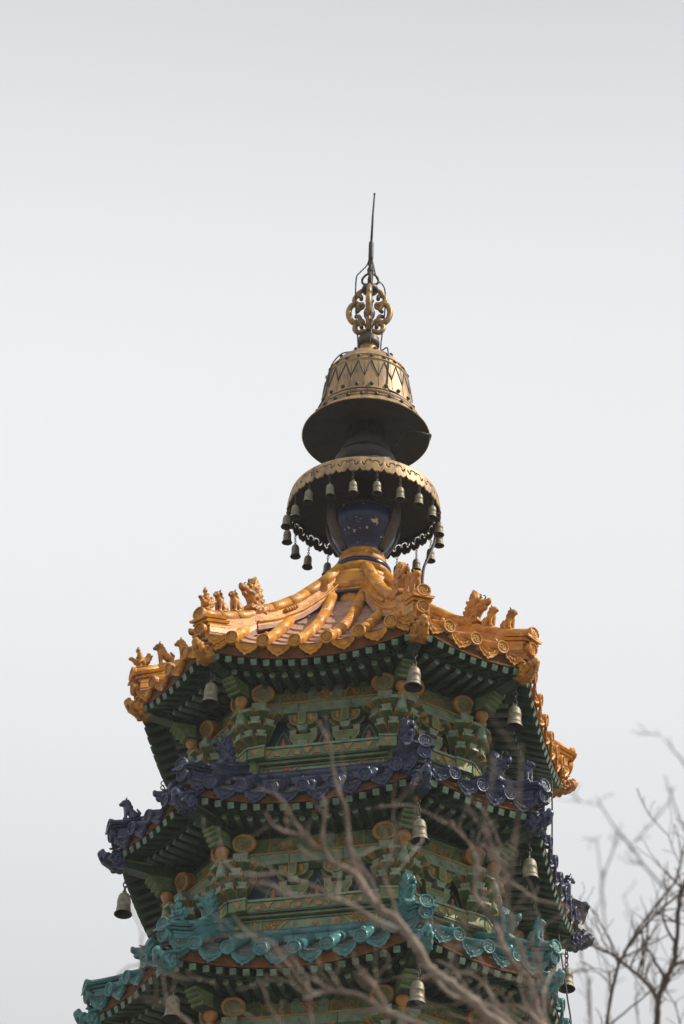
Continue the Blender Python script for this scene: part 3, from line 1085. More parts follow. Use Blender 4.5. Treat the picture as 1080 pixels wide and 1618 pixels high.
def make_storey(ti):
    T = TIERS[ti]
    rw = T['rw']
    mb = MB()
    octa_lathe(mb, [(rw - .19, -1.95), (rw - .19, -1.12), (rw - .19, -.62), (rw - .16, -.10)], ['green', 'niche', 'green'])
    root = link('wall', mb.mesh('wall'), pagoda, (0, 0, Z_EAVE[ti]), 0, 'green glazed brick storey with painted bands under the %s roof' % {0: 'orange', 1: 'blue', 2: 'teal'}[ti])
    for kind in 'wn':
        a = HA[kind]
        ap = rw * math.cos(a)
        hw = rw * math.sin(a)
        parts = {}
        # architrave
        mb = MB()
        mb.box((ap - .10, 0, -.34), (.10, hw + .0, .165), 'green')
        mb.box((ap - .05, 0, -.575), (.105, hw + .02, .072), 'pale')
        mb.box((ap - .03, 0, -.490), (.10, hw + .01, .012), 'gold')
        mb.box((ap - .055, 0, -.20), (.07, hw, .02), 'rafter')
        if kind == 'w':
            mb.box((ap + .003, 0, -.345), (.005, .25, .13), 'pale')
            for sy in (-1, 1):
                scrollwork(mb, sy * .46 - .15, sy * .46 + .15, -.46, -.25, ap + .004, 'rust', ti * 3 + sy)
                for q in (.28, .64):
                    mb.box((ap + .003, sy * q, -.345), (.006, .008, .13), 'gold')
            rosette(mb, (ap + .008, 0, -.345), .085, 'rust', 'ochre', 1.5)
            for q in (-.35, .38):
                mb.box((ap + .05, q, -.575), (.012, .004, .073), 'soffit')
        else:
            scrollwork(mb, -.16, .16, -.46, -.25, ap + .004, 'rust', 9)
        parts['architrave'] = mb.mesh('architrave')
        # cornice with chevrons
        mb = MB()
        x = ap + .03
        mb.box((x - .12, 0, -1.27), (.12, hw + .02, .068), 'green')
        mb.box((x - .105, 0, -1.185), (.13, hw + .03, .017), 'pale')
        mb.box((x - .115, 0, -1.352), (.11, hw + .015, .014), 'rafter')
        mb.box((x - .15, 0, -1.385), (.11, hw, .019), 'green')
        chevrons(mb, x, hw - .16, -1.335, -1.205)
        parts['chevron_cornice'] = mb.mesh('chevron_cornice')
        # lower panel
        mb = MB()
        x = ap - .09
        mb.box((x - .08, 0, -1.60), (.08, hw, .20), 'green')
        for z in (-1.425, -1.715):
            mb.box((x - .05, 0, z), (.068, hw - .02, .012), 'pale')
        if kind == 'w':
            mb.box((x + .001, 0, -1.55), (.008, .34, .095), 'pale')
            for sy in (-1, 1):
                for q in (.36,):
                    mb.prism([(sy * q, -1.445), (sy * (q + .03), -1.445), (sy * (q + .14), -1.56), (sy * (q + .03), -1.68), (sy * q, -1.68), (sy * (q + .11), -1.56)], x - .01, x + .014, 'gold')
                rosette(mb, (x + .006, sy * .62, -1.545), .075, 'ochre', 'rust', 1.2)
                rosette(mb, (x + .006, sy * .52, -1.47), .045, 'rust', 'ochre', 1.4)
                for q in (.74, .82):
                    mb.box((x + .002, sy * q, -1.56), (.010, .010, .13), 'gold')
            rosette(mb, (x + .010, .0, -1.55), .06, 'rust', 'ochre', 1.4)
            rosette(mb, (x + .010, .30, -1.52), .05, 'rust', 'ochre', 1.4)
        else:
            rosette(mb, (x + .006, 0, -1.55), .08, 'ochre', 'rust', 1.3)
            for sy in (-1, 1):
                mb.box((x + .002, sy * .2, -1.56), (.010, .010, .13), 'gold')
        parts['painted_panel'] = mb.mesh('painted_panel')
        for nm, me in parts.items():
            first = None
            for ang, kd in FACES:
                if kd == kind:
                    first = dup(first, root, (0, 0, 0), ang) if first else link(nm, me, root, (0, 0, 0), ang)
        # medallions (painted beam ends) with their green supporting block
        mb = MB()
        el_ = Matrix.Rotation(R(20), 4, 'Y') @ Matrix.Diagonal((1, 1.0, .80, 1)) @ Matrix.Rotation(PI / 2, 4, 'Y')
        mb.lathe([(.150, -.13), (.155, -.03), (.172, -.02), (.172, .02), (.150, .036), (.118, .030), (.112, .006), (.002, .006)], 26, ['ochre', 'ochre', 'ochre', 'ochre', 'ochre', 'rust', 'green'], el_, smooth=False)
        for k in range(3):
            aa = k * 2.1
            mb.tube([(.010, .06 * math.cos(aa + q * .5) * (1 - q * .12), .045 * math.sin(aa + q * .5) * (1 - q * .12)) for q in range(6)], .009, 5, 'rust', Matrix.Rotation(R(20), 4, 'Y'))
        me_med = mb.mesh('beam_end_medallion')
        mb = MB()
        mb.box((-.14, 0, 0), (.16, .105, .06), 'pale', None, .86)
        me_blk = mb.mesh('beam_block')
        first = fb = None
        for ang, kd in FACES:
            if kd != kind:
                continue
            for sy in (-1, 1):
                tt = sy * (hw - (.16 if kind == 'w' else .17))
                for nm, me, x_, z_ in (('beam_end_medallion', me_med, ap + .14, -.35), ('beam_block', me_blk, ap + .17, -.575)):
                    y_ = tt if nm != 'beam_block' else tt + sy * .03
                    p = (x_ * math.cos(ang) - y_ * math.sin(ang), x_ * math.sin(ang) + y_ * math.cos(ang), z_)
                    if nm == 'beam_end_medallion':
                        first = dup(first, root, p, ang) if first else link(nm, me, root, p, ang)
                    else:
                        fb = dup(fb, root, p, ang) if fb else link(nm, me, root, p, ang)
        # bracket sets between the corners
        if True:
            mb = MB()
            z0 = -.655
            mb.prism(gong(.20, .17), -.06, .03, 'green', Matrix.Translation((0, 0, z0)), rim='gold', inset=.014)
            mb.prism(gong(.055, .20), -.10, .10, 'green', Matrix.Translation((0, 0, z0)), rim='gold', inset=.012)
            for sy in (-1, 1):
                mb.ball((.034, sy * .105, z0 - .065), .048, 'ochre', 8, None, (.3, .75, 1.2))
            mb.box((.0, 0, z0 - .235), (.075, .08, .04), 'pale', None, .62)
            mb.prism(gong(.25, .14), -.16, -.07, 'green', Matrix.Translation((0, 0, z0 - .05)), rim='gold', inset=.014)
            mb.prism(gong(.19, .15), -.12, -.02, 'green', Matrix.Translation((0, 0, z0 - .285)), rim='gold', inset=.014)
            for sy in (-1, 1):
                mb.box((-.07, sy * .145, z0 - .255), (.06, .055, .032), 'pale', None, .7)
                mb.box((-.07, sy * .10, z0 - .47), (.05, .045, .05), 'green', None, .8)
            mb.box((-.05, 0, z0 - .46), (.075, .075, .045), 'pale', None, .65)
            me_b = mb.mesh('bracket_set')
            # niche ornament between the sets
            mb = MB()
            mb.prism([(-.13, 0), (.13, 0), (.10, .18), (.05, .28), (0, .36), (-.05, .28), (-.10, .18)], -.03, .02, 'niche', None, rim='green', inset=.02)
            mb.lathe([(.05, .03), (.055, .06), (.035, .10), (.04, .14), (.02, .18), (.028, .2), (.012, .24)], 10, 'rust', Matrix.Translation((.03, 0, 0)) @ Matrix.Diagonal((.5, 1, 1, 1)))
            me_n = mb.mesh('niche_ornament')
            first = fn_ = None
            for ang, kd in FACES:
                if kd != kind:
                    continue
                for y_ in ((-.30, .30) if kind == 'w' else (0,)):
                    x_ = ap - .02
                    p = (x_ * math.cos(ang) - y_ * math.sin(ang), x_ * math.sin(ang) + y_ * math.cos(ang), 0)
                    first = dup(first, root, p, ang) if first else link('bracket_set', me_b, root, p, ang)
                for y_ in ((-.60, 0, .60) if kind == 'w' else (-.3, .3)):
                    x_ = ap - .16
                    p = (x_ * math.cos(ang) - y_ * math.sin(ang), x_ * math.sin(ang) + y_ * math.cos(ang), -1.17)
                    fn_ = dup(fn_, root, p, ang) if fn_ else link('niche_ornament', me_n, root, p, ang)
    # ---- corners
    mb = MB()

    def arm(ang, L, zt, h, wd, x0=.0):
        """boat shaped bracket arm running outward, gold edged"""
        X = Matrix.Translation((rw - .16, 0, zt)) @ Matrix.Rotation(ang, 4, 'Z') @ Matrix.Translation((x0, 0, 0)) @ Matrix.Rotation(PI / 2, 4, 'Z')

        def outl(g):
            return [(.02, g * .3), (-L - g, g * .3), (-L - g, -h * .30 - g * .6), (-L * .80, -h * .46 - g), (-L * .58, -h * .72 - g), (-L * .30, -h - g), (.02, -h - g)]
        mb.prism(outl(0), -wd / 2, wd / 2, 'green', X, rim='gold', inset=.016)
        for sy in (-1, 1):
            mb.prism(outl(.009), sy * wd / 2 - .009, sy * wd / 2 + .004, 'gold', X)
        mb.prism([(-L - .004, -.006), (-L - .004, -h * .30), (-L - .016, -h * .30), (-L - .016, -.006)], -wd / 2 + .02, wd / 2 - .02, 'pale', X)

    def dou(ang, x, z, k=1.0, mt='pale'):
        X = Matrix.Translation((rw - .16, 0, z)) @ Matrix.Rotation(ang, 4, 'Z')
        mb.box((x, 0, 0), (.075 * k, .08 * k, .038 * k), mt, X, .66)
    for ang in (-.80, -.27, .27, .80):
        arm(ang, .36, -1.04, .12, .13)
        dou(ang, .30, -1.00, .8)
    for ang in (-1.12, -.55, 0, .55, 1.12):
        arm(ang, .40 if abs(ang) < 1 else .36, -.855, .14, .155)
        dou(ang, .33 if abs(ang) < 1 else .29, -.815, .9)
    for ang in (-.85, -.28, .28, .85):
        arm(ang, .43, -.665, .15, .15)
    for ang in (-1.38, 1.38):
        arm(ang, .44, -.665, .17, .10)
    me_cb = mb.mesh('corner_bracket')
    mb = MB()
    # corner block of the cornice and the post below it
    for s in (-1, 1):
        X = Matrix.Rotation(s * R(20), 4, 'Z')
        X = Matrix.Translation((rw - .05, 0, 0)) @ X
        mb.box((.0, s * .09, -1.27), (.13, .12, .085), 'green', X)
        mb.box((.005, s * .09, -1.185), (.14, .13, .014), 'pale', X)
        y = s * .09
        mb.add([(.134, y - .07, -1.22), (.134, y + .07, -1.22), (.134, y, -1.32)], [(0, 1, 2)], 'gold', False, X)
        mb.add([(.138, y - .045, -1.232), (.138, y + .045, -1.232), (.138, y, -1.295)], [(0, 1, 2)], 'ochre', False, X)
    mb.lathe([(.085, -1.80), (.085, -1.62), (.10, -1.60), (.10, -1.56), (.085, -1.54), (.085, -1.36)], 12, ['ochre', 'gold', 'gold', 'gold', 'green'], Matrix.Translation((rw - .06, 0, 0)))
    me_cp = mb.mesh('corner_post')
    mb = MB()
    mb.lathe([(.045, -.20), (.06, -.19), (.06, -.165), (.04, -.15), (.045, -.125), (.075, -.08), (.082, -.04), (.07, .0), (.045, .03), (.036, .06), (.05, .10), (.058, .125), (.05, .15), (.055, .17), (.055, .19)], 16, 'ochre', Matrix.Diagonal((1.15, 1.15, 1.05, 1)))
    me_v = mb.mesh('corner_baluster')
    mb = MB()
    mb.lathe([(.04, -.24), (.065, -.225), (.072, -.17), (.058, -.09), (.042, -.02), (.05, 0), (.05, .02)], 14, 'pale')
    me_bud = mb.mesh('lotus_boss')
    base = {}
    rv = {0: 2.34, 1: 2.565, 2: 2.625}[ti]
    for c in CORNERS:
        for nm, me, r, z in (('corner_bracket', me_cb, 0, 0), ('corner_post', me_cp, 0, 0), ('corner_baluster', me_v, rv, -.44), ('lotus_boss', me_bud, rv, -.66)):
            p = (r * math.cos(c), r * math.sin(c), z)
            base[nm] = dup(base[nm], root, p, c) if nm in base else link(nm, me, root, p, c)
    return root


walls = [make_storey(i) for i in range(3)]

# lower shaft down to its stone base (out of the picture)
mb = MB()
octa_lathe(mb, [(2.9, 1.6), (2.9, 5.0), (2.7, 12), (2.55, 18), (2.35, Z_EAVE[2] - 1.9)], 'green')
link('lower_shaft', mb.mesh('lower_shaft'), pagoda)
mb = MB()
octa_lathe(mb, [(5.2, 0), (5.2, .8), (4.6, .8), (4.6, 1.6)], 'stone')
link('stone_base', mb.mesh('stone_base'), pagoda)

# ------------------------------------------------------------------ spire
ZS = Z_EAVE[0]
SPX = Vector((.05 * math.cos(-THETA), .05 * math.sin(-THETA), 0))
SP = (SPX.x, SPX.y, ZS)
mb = MB()
mb.lathe([(.40, 2.50), (.40, 2.79), (.44, 2.81), (.455, 2.85), (.43, 2.89)], 40, 'orange')
mb.lathe([(.405, 2.89), (.43, 2.91), (.43, 2.97), (.40, 2.995)], 40, 'vase')
mb.lathe([(.36, 2.99), (.375, 3.02), (.38, 3.07), (.36, 3.11), (.335, 3.13), (.35, 3.17), (.33, 3.215), (.29, 3.24)], 40, 'orange_relief')
link('spire_base', mb.mesh('spire_base'), pagoda, SP, 0, 'orange moulded ring base with a navy band')
mb = MB()
mb.lathe([(.31, 3.22), (.295, 3.26), (.31, 3.31), (.37, 3.40), (.435, 3.51), (.48, 3.63), (.505, 3.75), (.51, 3.85), (.495, 3.90)], 44, 'vase')
mb.lathe([(.495, 3.90), (.475, 3.95), (.41, 4.0), (.28, 4.1), (.18, 4.2), (.15, 4.6)], 44, 'bronze')
vase = link('spire_vase', mb.mesh('spire_vase'), pagoda, SP, 0, 'chipped navy blue glazed vase under the canopy')
mb = MB()
prof = smooth_path([(.33, 0, 3.27), (.39, 0, 3.40), (.48, 0, 3.56), (.55, 0, 3.76), (.57, 0, 3.94), (.54, 0, 4.10), (.46, 0, 4.2)], 3)
vs, fs = [], []
n = len(prof)
for k, p in enumerate(prof):
    u = k / (n - 1)
    wd = .04 + .085 * math.sin(PI * min(1, u * 1.15)) + .012 * math.sin(u * 25)
    for yy, dx in ((-wd, -.02), (-wd * .5, .02), (0, .012), (wd * .5, .02), (wd, -.02)):
        vs.append((p.x + dx, yy, p.z))
    for yy, dx in ((wd, -.045), (0, -.03), (-wd, -.045)):
        vs.append((p.x + dx, yy, p.z))
for k in range(n - 1):
    for i in range(8):
        fs.append((k * 8 + i, k * 8 + (i + 1) % 8, (k + 1) * 8 + (i + 1) % 8, (k + 1) * 8 + i))
mb.add(vs, fs, 'bronze_brown', True)
me_leaf = mb.mesh('vase_strap')
first = None
for a in (-155, -27, 27, 155):
    a = R(a) - THETA
    first = dup(first, vase, (0, 0, 0), a) if first else link('vase_strap', me_leaf, vase, (0, 0, 0), a)

# canopy
mb = MB()
inner = [(1.09, 4.245), (1.0, 4.29), (.8, 4.38), (.5, 4.50), (.15, 4.56)]
outer = [(.10, 4.92), (.38, 4.90), (.44, 4.75), (.5, 4.66), (.7, 4.52), (.9, 4.385), (1.0, 4.325), (1.07, 4.285), (1.105, 4.262), (1.105, 4.245)]
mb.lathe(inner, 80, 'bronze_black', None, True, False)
mb.lathe(outer, 80, 'gilt', None, True, False)
canopy = link('canopy', mb.mesh('canopy'), pagoda, SP, 0, 'round gilded canopy with a scalloped openwork hem')
mb = MB()
N = 640
rowsz = 16
vs, fs = [], []


def hem_r(v):
    return 1.105 + .035 * (1 - v) + .01 * math.sin(PI * v)


for j in range(rowsz + 1):
    v = j / rowsz
    for i in range(N):
        a = 2 * PI * i / N
        sc_ = abs(math.sin(a * 20)) ** .6           # scalloped lower edge, thirty lobes
        low = 4.245 - .205 - .055 * sc_ + .010 * math.cos(a * 80)
        z = low + (4.262 - low) * v
        vs.append((hem_r(v) * math.cos(a), hem_r(v) * math.sin(a), z))


def pierced(a, v):
    per = 2 * PI / 20
    u = ((a + per * .5) % per) / per - .5
    x, y = u * .36, (v - .55) * .25
    ax = abs(x)

    def seg(px, py, r, w_, a0, a1):
        dx, dy = ax - px, y - py
        d = math.hypot(dx, dy)
        an = math.atan2(dy, dx)
        return abs(d - r) < w_ and (a0 <= an <= a1)
    return seg(.055, .0, .045, .011, .2, 3.14) or seg(.12, -.005, .026, .010, -3.2, .6) or (ax < .02 and abs(y + .02) < .012)


for j in range(rowsz):
    for i in range(N):
        if pierced(2 * PI * (i + .5) / N, (j + .5) / rowsz):
            continue
        fs.append((j * N + i, j * N + (i + 1) % N, (j + 1) * N + (i + 1) % N, (j + 1) * N + i))
mb.add(vs, fs, 'gilt', True)
me = mb.mesh('canopy_hem')
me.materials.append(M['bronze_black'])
hem = link('openwork_hem', me, canopy)
so_ = hem.modifiers.new('thick', 'SOLIDIFY')
so_.thickness = .014
so_.offset = -1
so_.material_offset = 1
# neck between canopy and bell cap
mb = MB()
mb.lathe([(.46, 4.66), (.50, 4.70), (.50, 4.76), (.44, 4.82), (.45, 4.96), (.455, 4.98), (.455, 5.0), (.41, 5.03), (.41, 5.06), (.395, 5.075), (.36, 5.09), (.37, 5.13), (.375, 5.22), (.35, 5.31), (.31, 5.36), (.29, 5.42), (.28, 5.60)], 44, 'bronze')
link('spire_neck', mb.mesh('spire_neck'), pagoda, SP, 0, 'dark moulded bronze neck')

# bell cap
mb = MB()
und = [(.955, 5.455), (.93, 5.462), (.7, 5.51), (.42, 5.56), (.2, 5.58)]
side = [(.955, 5.455), (.965, 5.463), (.955, 5.475), (.885, 5.545), (.835, 5.61), (.81, 5.64), (.80, 5.66), (.815, 5.67), (.815, 5.69), (.785, 5.70), (.765, 5.755), (.775, 5.765), (.775, 5.785), (.735, 5.80), (.715, 5.88), (.695, 6.02), (.665, 6.22), (.635, 6.42), (.622, 6.475), (.632, 6.48), (.632, 6.50), (.615, 6.505), (.60, 6.57), (.61, 6.575), (.61, 6.595), (.585, 6.60), (.535, 6.70), (.47, 6.79), (.38, 6.87), (.28, 6.93), (.18, 6.975), (.13, 7.0)]
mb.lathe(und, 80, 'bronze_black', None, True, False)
mb.lathe(side, 80, 'gilt', None, True, False)
cap = link('bell_cap', mb.mesh('bell_cap'), pagoda, SP, 0, 'bell shaped gilded cap with rivets and zigzag bands')


def cap_r(z):
    return interp([(z_, r_) for r_, z_ in side if z_ >= 5.46], z)


mb = MB()
NZ = 20
pts = []
for i in range(NZ * 2):
    for q in range(4):
        u = (i + q / 4)
        f = u % 2
        v = f if f < 1 else 2 - f
        z = 6.44 - .33 * v
        a = 2 * PI * u / (NZ * 2)
        r = cap_r(z) + .004
        pts.append((r * math.cos(a), r * math.sin(a), z))
mb.tube(pts, .011, 5, 'bronze_brown', closed=True)
for z, rr in ((5.83, .016), (5.73, .010)):
    mb.tube([((cap_r(z) + .006) * math.cos(2 * PI * i / 64), (cap_r(z) + .006) * math.sin(2 * PI * i / 64), z) for i in range(64)], rr, 6, 'bronze_brown', closed=True)
for i in range(NZ):                           # sheet seams
    a = 2 * PI * (i + .5) / NZ
    mb.tube([((cap_r(z) + .001) * math.cos(a), (cap_r(z) + .001) * math.sin(a), z) for z in (6.46, 6.3, 6.15, 6.0, 5.9)], .004, 4, 'bronze_brown')
link('zigzag_band', mb.mesh('zigzag_band'), cap)
mb = MB()
mb.ball((0, 0, 0), .033, 'bronze_brown', 8)
me = mb.mesh('rivet')
first = None
for z, nr, off in ((6.535, 20, 0), (5.93, 20, 0), (5.665, 24, .5), (6.80, 10, .2)):
    for i in range(nr):
        a = 2 * PI * (i + off) / nr
        p = ((cap_r(z) + .004) * math.cos(a), (cap_r(z) + .004) * math.sin(a), z)
        first = dup(first, cap, p, a) if first else link('rivet', me, cap, p, a)

# finial
mb = MB()
mb.lathe([(.14, 6.98), (.13, 7.04), (.125, 7.12), (.13, 7.19)], 24, 'gilt_bright')
mb.lathe([(.15, 7.19), (.17, 7.21), (.17, 7.28), (.155, 7.31), (.16, 7.34), (.13, 7.37)], 24, 'bronze_brown')
mb.lathe([(.10, 7.37), (.07, 7.42), (.06, 7.50), (.05, 7.56), (.075, 7.60), (.05, 7.66), (.06, 7.74), (.085, 7.80), (.09, 7.86), (.07, 7.93), (.045, 7.98), (.05, 8.05), (.07, 8.10), (.045, 8.16), (.045, 8.26)], 16, 'bronze_brown')
mb.lathe([(.06, 8.26), (.12, 8.28), (.13, 8.32), (.12, 8.36), (.07, 8.40), (.04, 8.46), (.045, 8.52), (.03, 8.60), (.05, 8.66), (.055, 8.72), (.03, 8.78), (.045, 8.83), (.04, 8.88), (.01, 8.92)], 16, 'bronze_brown')
finial = link('finial', mb.mesh('finial'), pagoda, SP, 0, 'bronze finial with four scrolled loops')
mb = MB()
c1 = smooth_path([(.06, 0, 7.50), (.16, 0, 7.47), (.215, 0, 7.53), (.20, 0, 7.62), (.13, 0, 7.63), (.115, 0, 7.57)], 5)
c2 = smooth_path([(.10, 0, 7.68), (.20, 0, 7.66), (.265, 0, 7.69), (.31, 0, 7.79), (.315, 0, 7.90), (.28, 0, 7.99), (.22, 0, 8.03), (.19, 0, 8.00), (.16, 0, 7.93), (.19, 0, 7.88)], 5)
c3 = smooth_path([(.20, 0, 7.66), (.14, 0, 7.72), (.16, 0, 7.79), (.20, 0, 7.78)], 5)
c4 = smooth_path([(.09, 0, 8.02), (.18, 0, 8.03), (.235, 0, 8.10), (.21, 0, 8.18), (.14, 0, 8.19), (.13, 0, 8.13)], 5)
c5 = smooth_path([(.21, 0, 8.17), (.17, 0, 8.25), (.10, 0, 8.32)], 5)
c6 = smooth_path([(.16, 0, 7.93), (.10, 0, 7.96), (.09, 0, 8.03)], 5)
c7 = smooth_path([(.14, 0, 7.72), (.09, 0, 7.70), (.08, 0, 7.62)], 5)
for c, r in ((c1, .042), (c2, .048), (c3, .036), (c4, .040), (c5, .040), (c6, .026), (c7, .026)):
    mb.tube(c, [r * (1.0 - .35 * (k / len(c)) ** 3) for k in range(len(c))], 8, 'gilt_bright')
for p in ((.115, 0, 7.57), (.19, 0, 7.88), (.20, 0, 7.78), (.13, 0, 8.13)):
    mb.ball(p, .033, 'bronze_brown', 6)
me_s = mb.mesh('scroll_loop')
mb = MB()
mb.tube(smooth_path([(.03, 0, 8.42), (.11, 0, 8.44), (.125, 0, 8.52), (.08, 0, 8.60), (.03, 0, 8.64)], 5), .018, 7, 'bronze_brown')
me_s2 = mb.mesh('small_loop')
f1 = f2 = None
for k in range(4):
    a = R(90 * k - 3) - THETA
    f1 = dup(f1, finial, (0, 0, 0), a) if f1 else link('scroll_loop', me_s, finial, (0, 0, 0), a)
    f2 = dup(f2, finial, (0, 0, 0), a) if f2 else link('small_loop', me_s2, finial, (0, 0, 0), a)

RZ = Matrix.Rotation(-THETA, 4, 'Z')          # camera-facing frame inside the pagoda's own frame
mb = MB()
mb.lathe([(.020, 8.86), (.034, 8.92), (.040, 8.96), (.038, 9.26), (.020, 9.30)], 12, 'cable', RZ)
mb.tube([(0, 0, 9.25), (.012, 0, 9.8), (.03, 0, 10.26)], [.019, .017, .013], 8, 'cable', RZ)
mb.ball((.03, 0, 10.27), .02, 'cable', 6, RZ)
link('lightning_rod', mb.mesh('lightning_rod'), pagoda, (SP[0], SP[1], SP[2]), 0)
mb = MB()
cz = smooth_path([(-.02, -.02, 8.95), (-.06, -.03, 8.78), (-.16, -.05, 8.62), (-.215, -.06, 8.50), (-.22, -.08, 8.1), (-.20, -.09, 7.7), (-.17, -.12, 7.3), (-.18, -.16, 7.0), (-.40, -.28, 6.82), (-.54, -.30, 6.6), (-.58, -.30, 6.4), (-.63, -.32, 6.0), (-.72, -.36, 5.72)], 6)
mb.tube(cz, .011, 6, 'cable', RZ)
cz = smooth_path([(.02, -.03, 8.95), (.035, -.12, 8.6), (.03, -.2, 8.2), (.02, -.3, 7.8), (.03, -.22, 7.4), (.02, -.2, 7.12)], 6)
mb.tube(cz, .010, 6, 'cable', RZ)
cz = smooth_path([(.03, .02, 8.9), (.10, .0, 8.55), (.22, -.02, 8.35), (.24, -.03, 8.0), (.22, -.03, 7.6), (.19, -.06, 7.2), (.20, -.10, 7.05), (.28, -.32, 6.93), (.30, -.46, 6.72), (.31, -.57, 6.4), (.30, -.62, 6.1), (.31, -.67, 5.87), (.44, -.60, 5.84), (.64, -.38, 5.83), (.76, -.16, 5.80)], 6)
mb.tube(cz, .011, 6, 'cable', RZ)
link('lightning_cable', mb.mesh('lightning_cable'), pagoda, SP)
mb = MB()
cz = smooth_path([(.955, .1, 5.50), (.97, -.1, 5.46), (.90, -.22, 5.38), (.72, -.3, 5.38), (.56, -.2, 5.40), (.45, -.1, 5.25)], 6)
mb.tube(cz, .014, 6, 'cable', RZ)
cz = smooth_path([(1.09, .2, 4.1), (1.06, .15, 3.7), (.98, .05, 3.35), (.90, -.05, 3.05), (.88, -.1, 2.75), (.90, -.2, 2.4)], 6)
mb2 = MB()
mb2.tube(cz, .022, 6, 'cable', RZ)
link('canopy_cable', mb2.mesh('canopy_cable'), pagoda, SP)
link('loose_cable', mb.mesh('loose_cable'), pagoda, SP)
# down-conductor beside the right-hand eaves
mb = MB()
cz = smooth_path([(2.80, .3, -.1), (2.82, .3, -.6), (2.83, .3, -2.15), (3.0, .3, -3.75), (3.06, .3, -4.3), (3.14, .3, -6), (3.2, .3, -9)], 6)
mb.tube(cz, .012, 6, 'cable', RZ)
link('down_conductor', mb.mesh('down_conductor'), pagoda, (0, 0, ZS))


# ------------------------------------------------------------------ bells
def chain_mesh(L, s, rad):
    mb = MB()
    n = max(2, round(L / (s * .80)))
    p = L / n
    for k in range(n):
        zc_ = -p * (k + .5)
        pts = []
        for i in range(12):
            a = 2 * PI * i / 12
            x, z = s * .30 * math.cos(a), (p * .62) * math.sin(a)
            pts.append((x, 0, zc_ + z) if k % 2 == 0 else (0, x, zc_ + z))
        mb.tube(pts, rad, 5, 'chain', closed=True)
    return mb.mesh('chain')


def bell_mesh(s, h, dark):
    mb = MB()
    o = [(.10, 0), (.32, -.012), (.52, -.07), (.66, -.17), (.72, -.30), (.73, -.40), (.76, -.41), (.76, -.44), (.735, -.45), (.745, -.62), (.76, -.74), (.80, -.75), (.80, -.78), (.775, -.79), (.84, -.89), (.97, -.965), (1.0, -1.0)]
    i_ = [(1.0, -1.0), (.93, -.985), (.70, -.85), (.64, -.5), (.55, -.2), (.1, -.1)]
    mb.lathe([(r * s, z * h) for r, z in o], 24, 'bell', None, True, False)
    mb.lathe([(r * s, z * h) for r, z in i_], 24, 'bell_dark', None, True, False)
    # hanging loop on the crown
    mb.tube([(s * .2 * math.cos(a), 0, .02 + s * .2 * math.sin(a)) for a in [2 * PI * k / 10 for k in range(10)]], s * .07, 5, 'bell', closed=True)
    return mb.mesh('bell_body')


ORD = ['first', 'second', 'third', 'fourth', 'fifth', 'sixth']
rot = Matrix.Rotation(THETA, 4, 'Z')


def bell_thing(p, label, group, chain_me, body_me, L, tilt):
    t = thing('wind_bell', label, 'bell', p, group)
    link('chain', chain_me, t)
    b = link('bell_body', body_me, t, (0, 0, -L - .03))
    t.rotation_euler = tilt
    return t


rnd = random.Random(5)
ch_s = [chain_mesh(L_, .05, .0055) for L_ in (.15, .18, .13)]
bd_s = bell_mesh(.080, .215, False)
for k in range(20):
    a = R(-90 + 9 + 18 * k)          # k=0 is just right of the middle of the near rim, then counter-clockwise
    q = k % 20
    if q in (9, 10):
        continue                      # hidden behind the vase
    r = 1.135
    L_ = (.15, .18, .13)[k % 3]
    wx, wy = r * math.cos(a), r * math.sin(a)
    if q <= 2:
        lab = '%s bell right of the middle on the near rim of the gilded canopy' % ORD[q]
    elif q >= 17:
        lab = '%s bell left of the middle on the near rim of the gilded canopy' % ORD[19 - q]
    elif q <= 8:
        lab = '%s bell from the front going round the right end of the gilded canopy' % ORD[q - 3]
    else:
        lab = '%s bell from the front going round the left end of the gilded canopy' % ORD[16 - q]
    bell_thing((wx + .05, wy, ZS + 3.985 + .02 * (k % 2)), lab, 'small bells hung round the spire canopy', ch_s[k % 3], bd_s, L_, (rnd.uniform(-.05, .05), rnd.uniform(-.05, .05), rnd.uniform(0, 6)))

ch_l = chain_mesh(.36, .085, .010)
ch_m = chain_mesh(.28, .085, .010)
bd_l = bell_mesh(.125, .33, True)
names_c = {0: 'left front', 1: 'right front', 2: 'right', 3: 'far right', 7: 'far left'}
tname = ['orange', 'blue', 'teal']
spots = [(0, 0), (0, 1), (0, 2), (1, 7), (1, 1), (1, 2), (1, 3), (2, 0), (2, 1), (2, 2)]
for ti, ci in spots:
    c = CORNERS[ci] + THETA
    r = TIERS[ti]['rj'] - .06
    L_, ch = (.36, ch_l) if ci in (1, 2) else (.28, ch_m)
    lab = {0: 'large bronze bell hanging in shade under the left front corner of the %s roof', 1: 'large bronze bell on a chain below the right front corner of the %s roof',
           2: 'large bronze bell below the right corner of the %s roof', 3: 'large bell dangling at the far right corner of the %s roof', 7: 'large dark bell silhouetted under the far left corner of the %s roof'}[ci] % tname[ti]
    bell_thing((r * math.cos(c), r * math.sin(c), Z_EAVE[ti] - .19 - (.05 if ci in (3, 7) else 0)), lab, 'large bells hung at the roof corners', ch, bd_l, L_, (rnd.uniform(-.04, .04), rnd.uniform(-.04, .04), rnd.uniform(0, 6)))

# ------------------------------------------------------------------ ground
mb = MB()
mb.add([(-1500, -1500, 0), (1500, -1500, 0), (1500, 1500, 0), (-1500, 1500, 0)], [(0, 1, 2, 3)], 'ground')
g = link('ground', mb.mesh('ground'))
g['kind'] = 'structure'


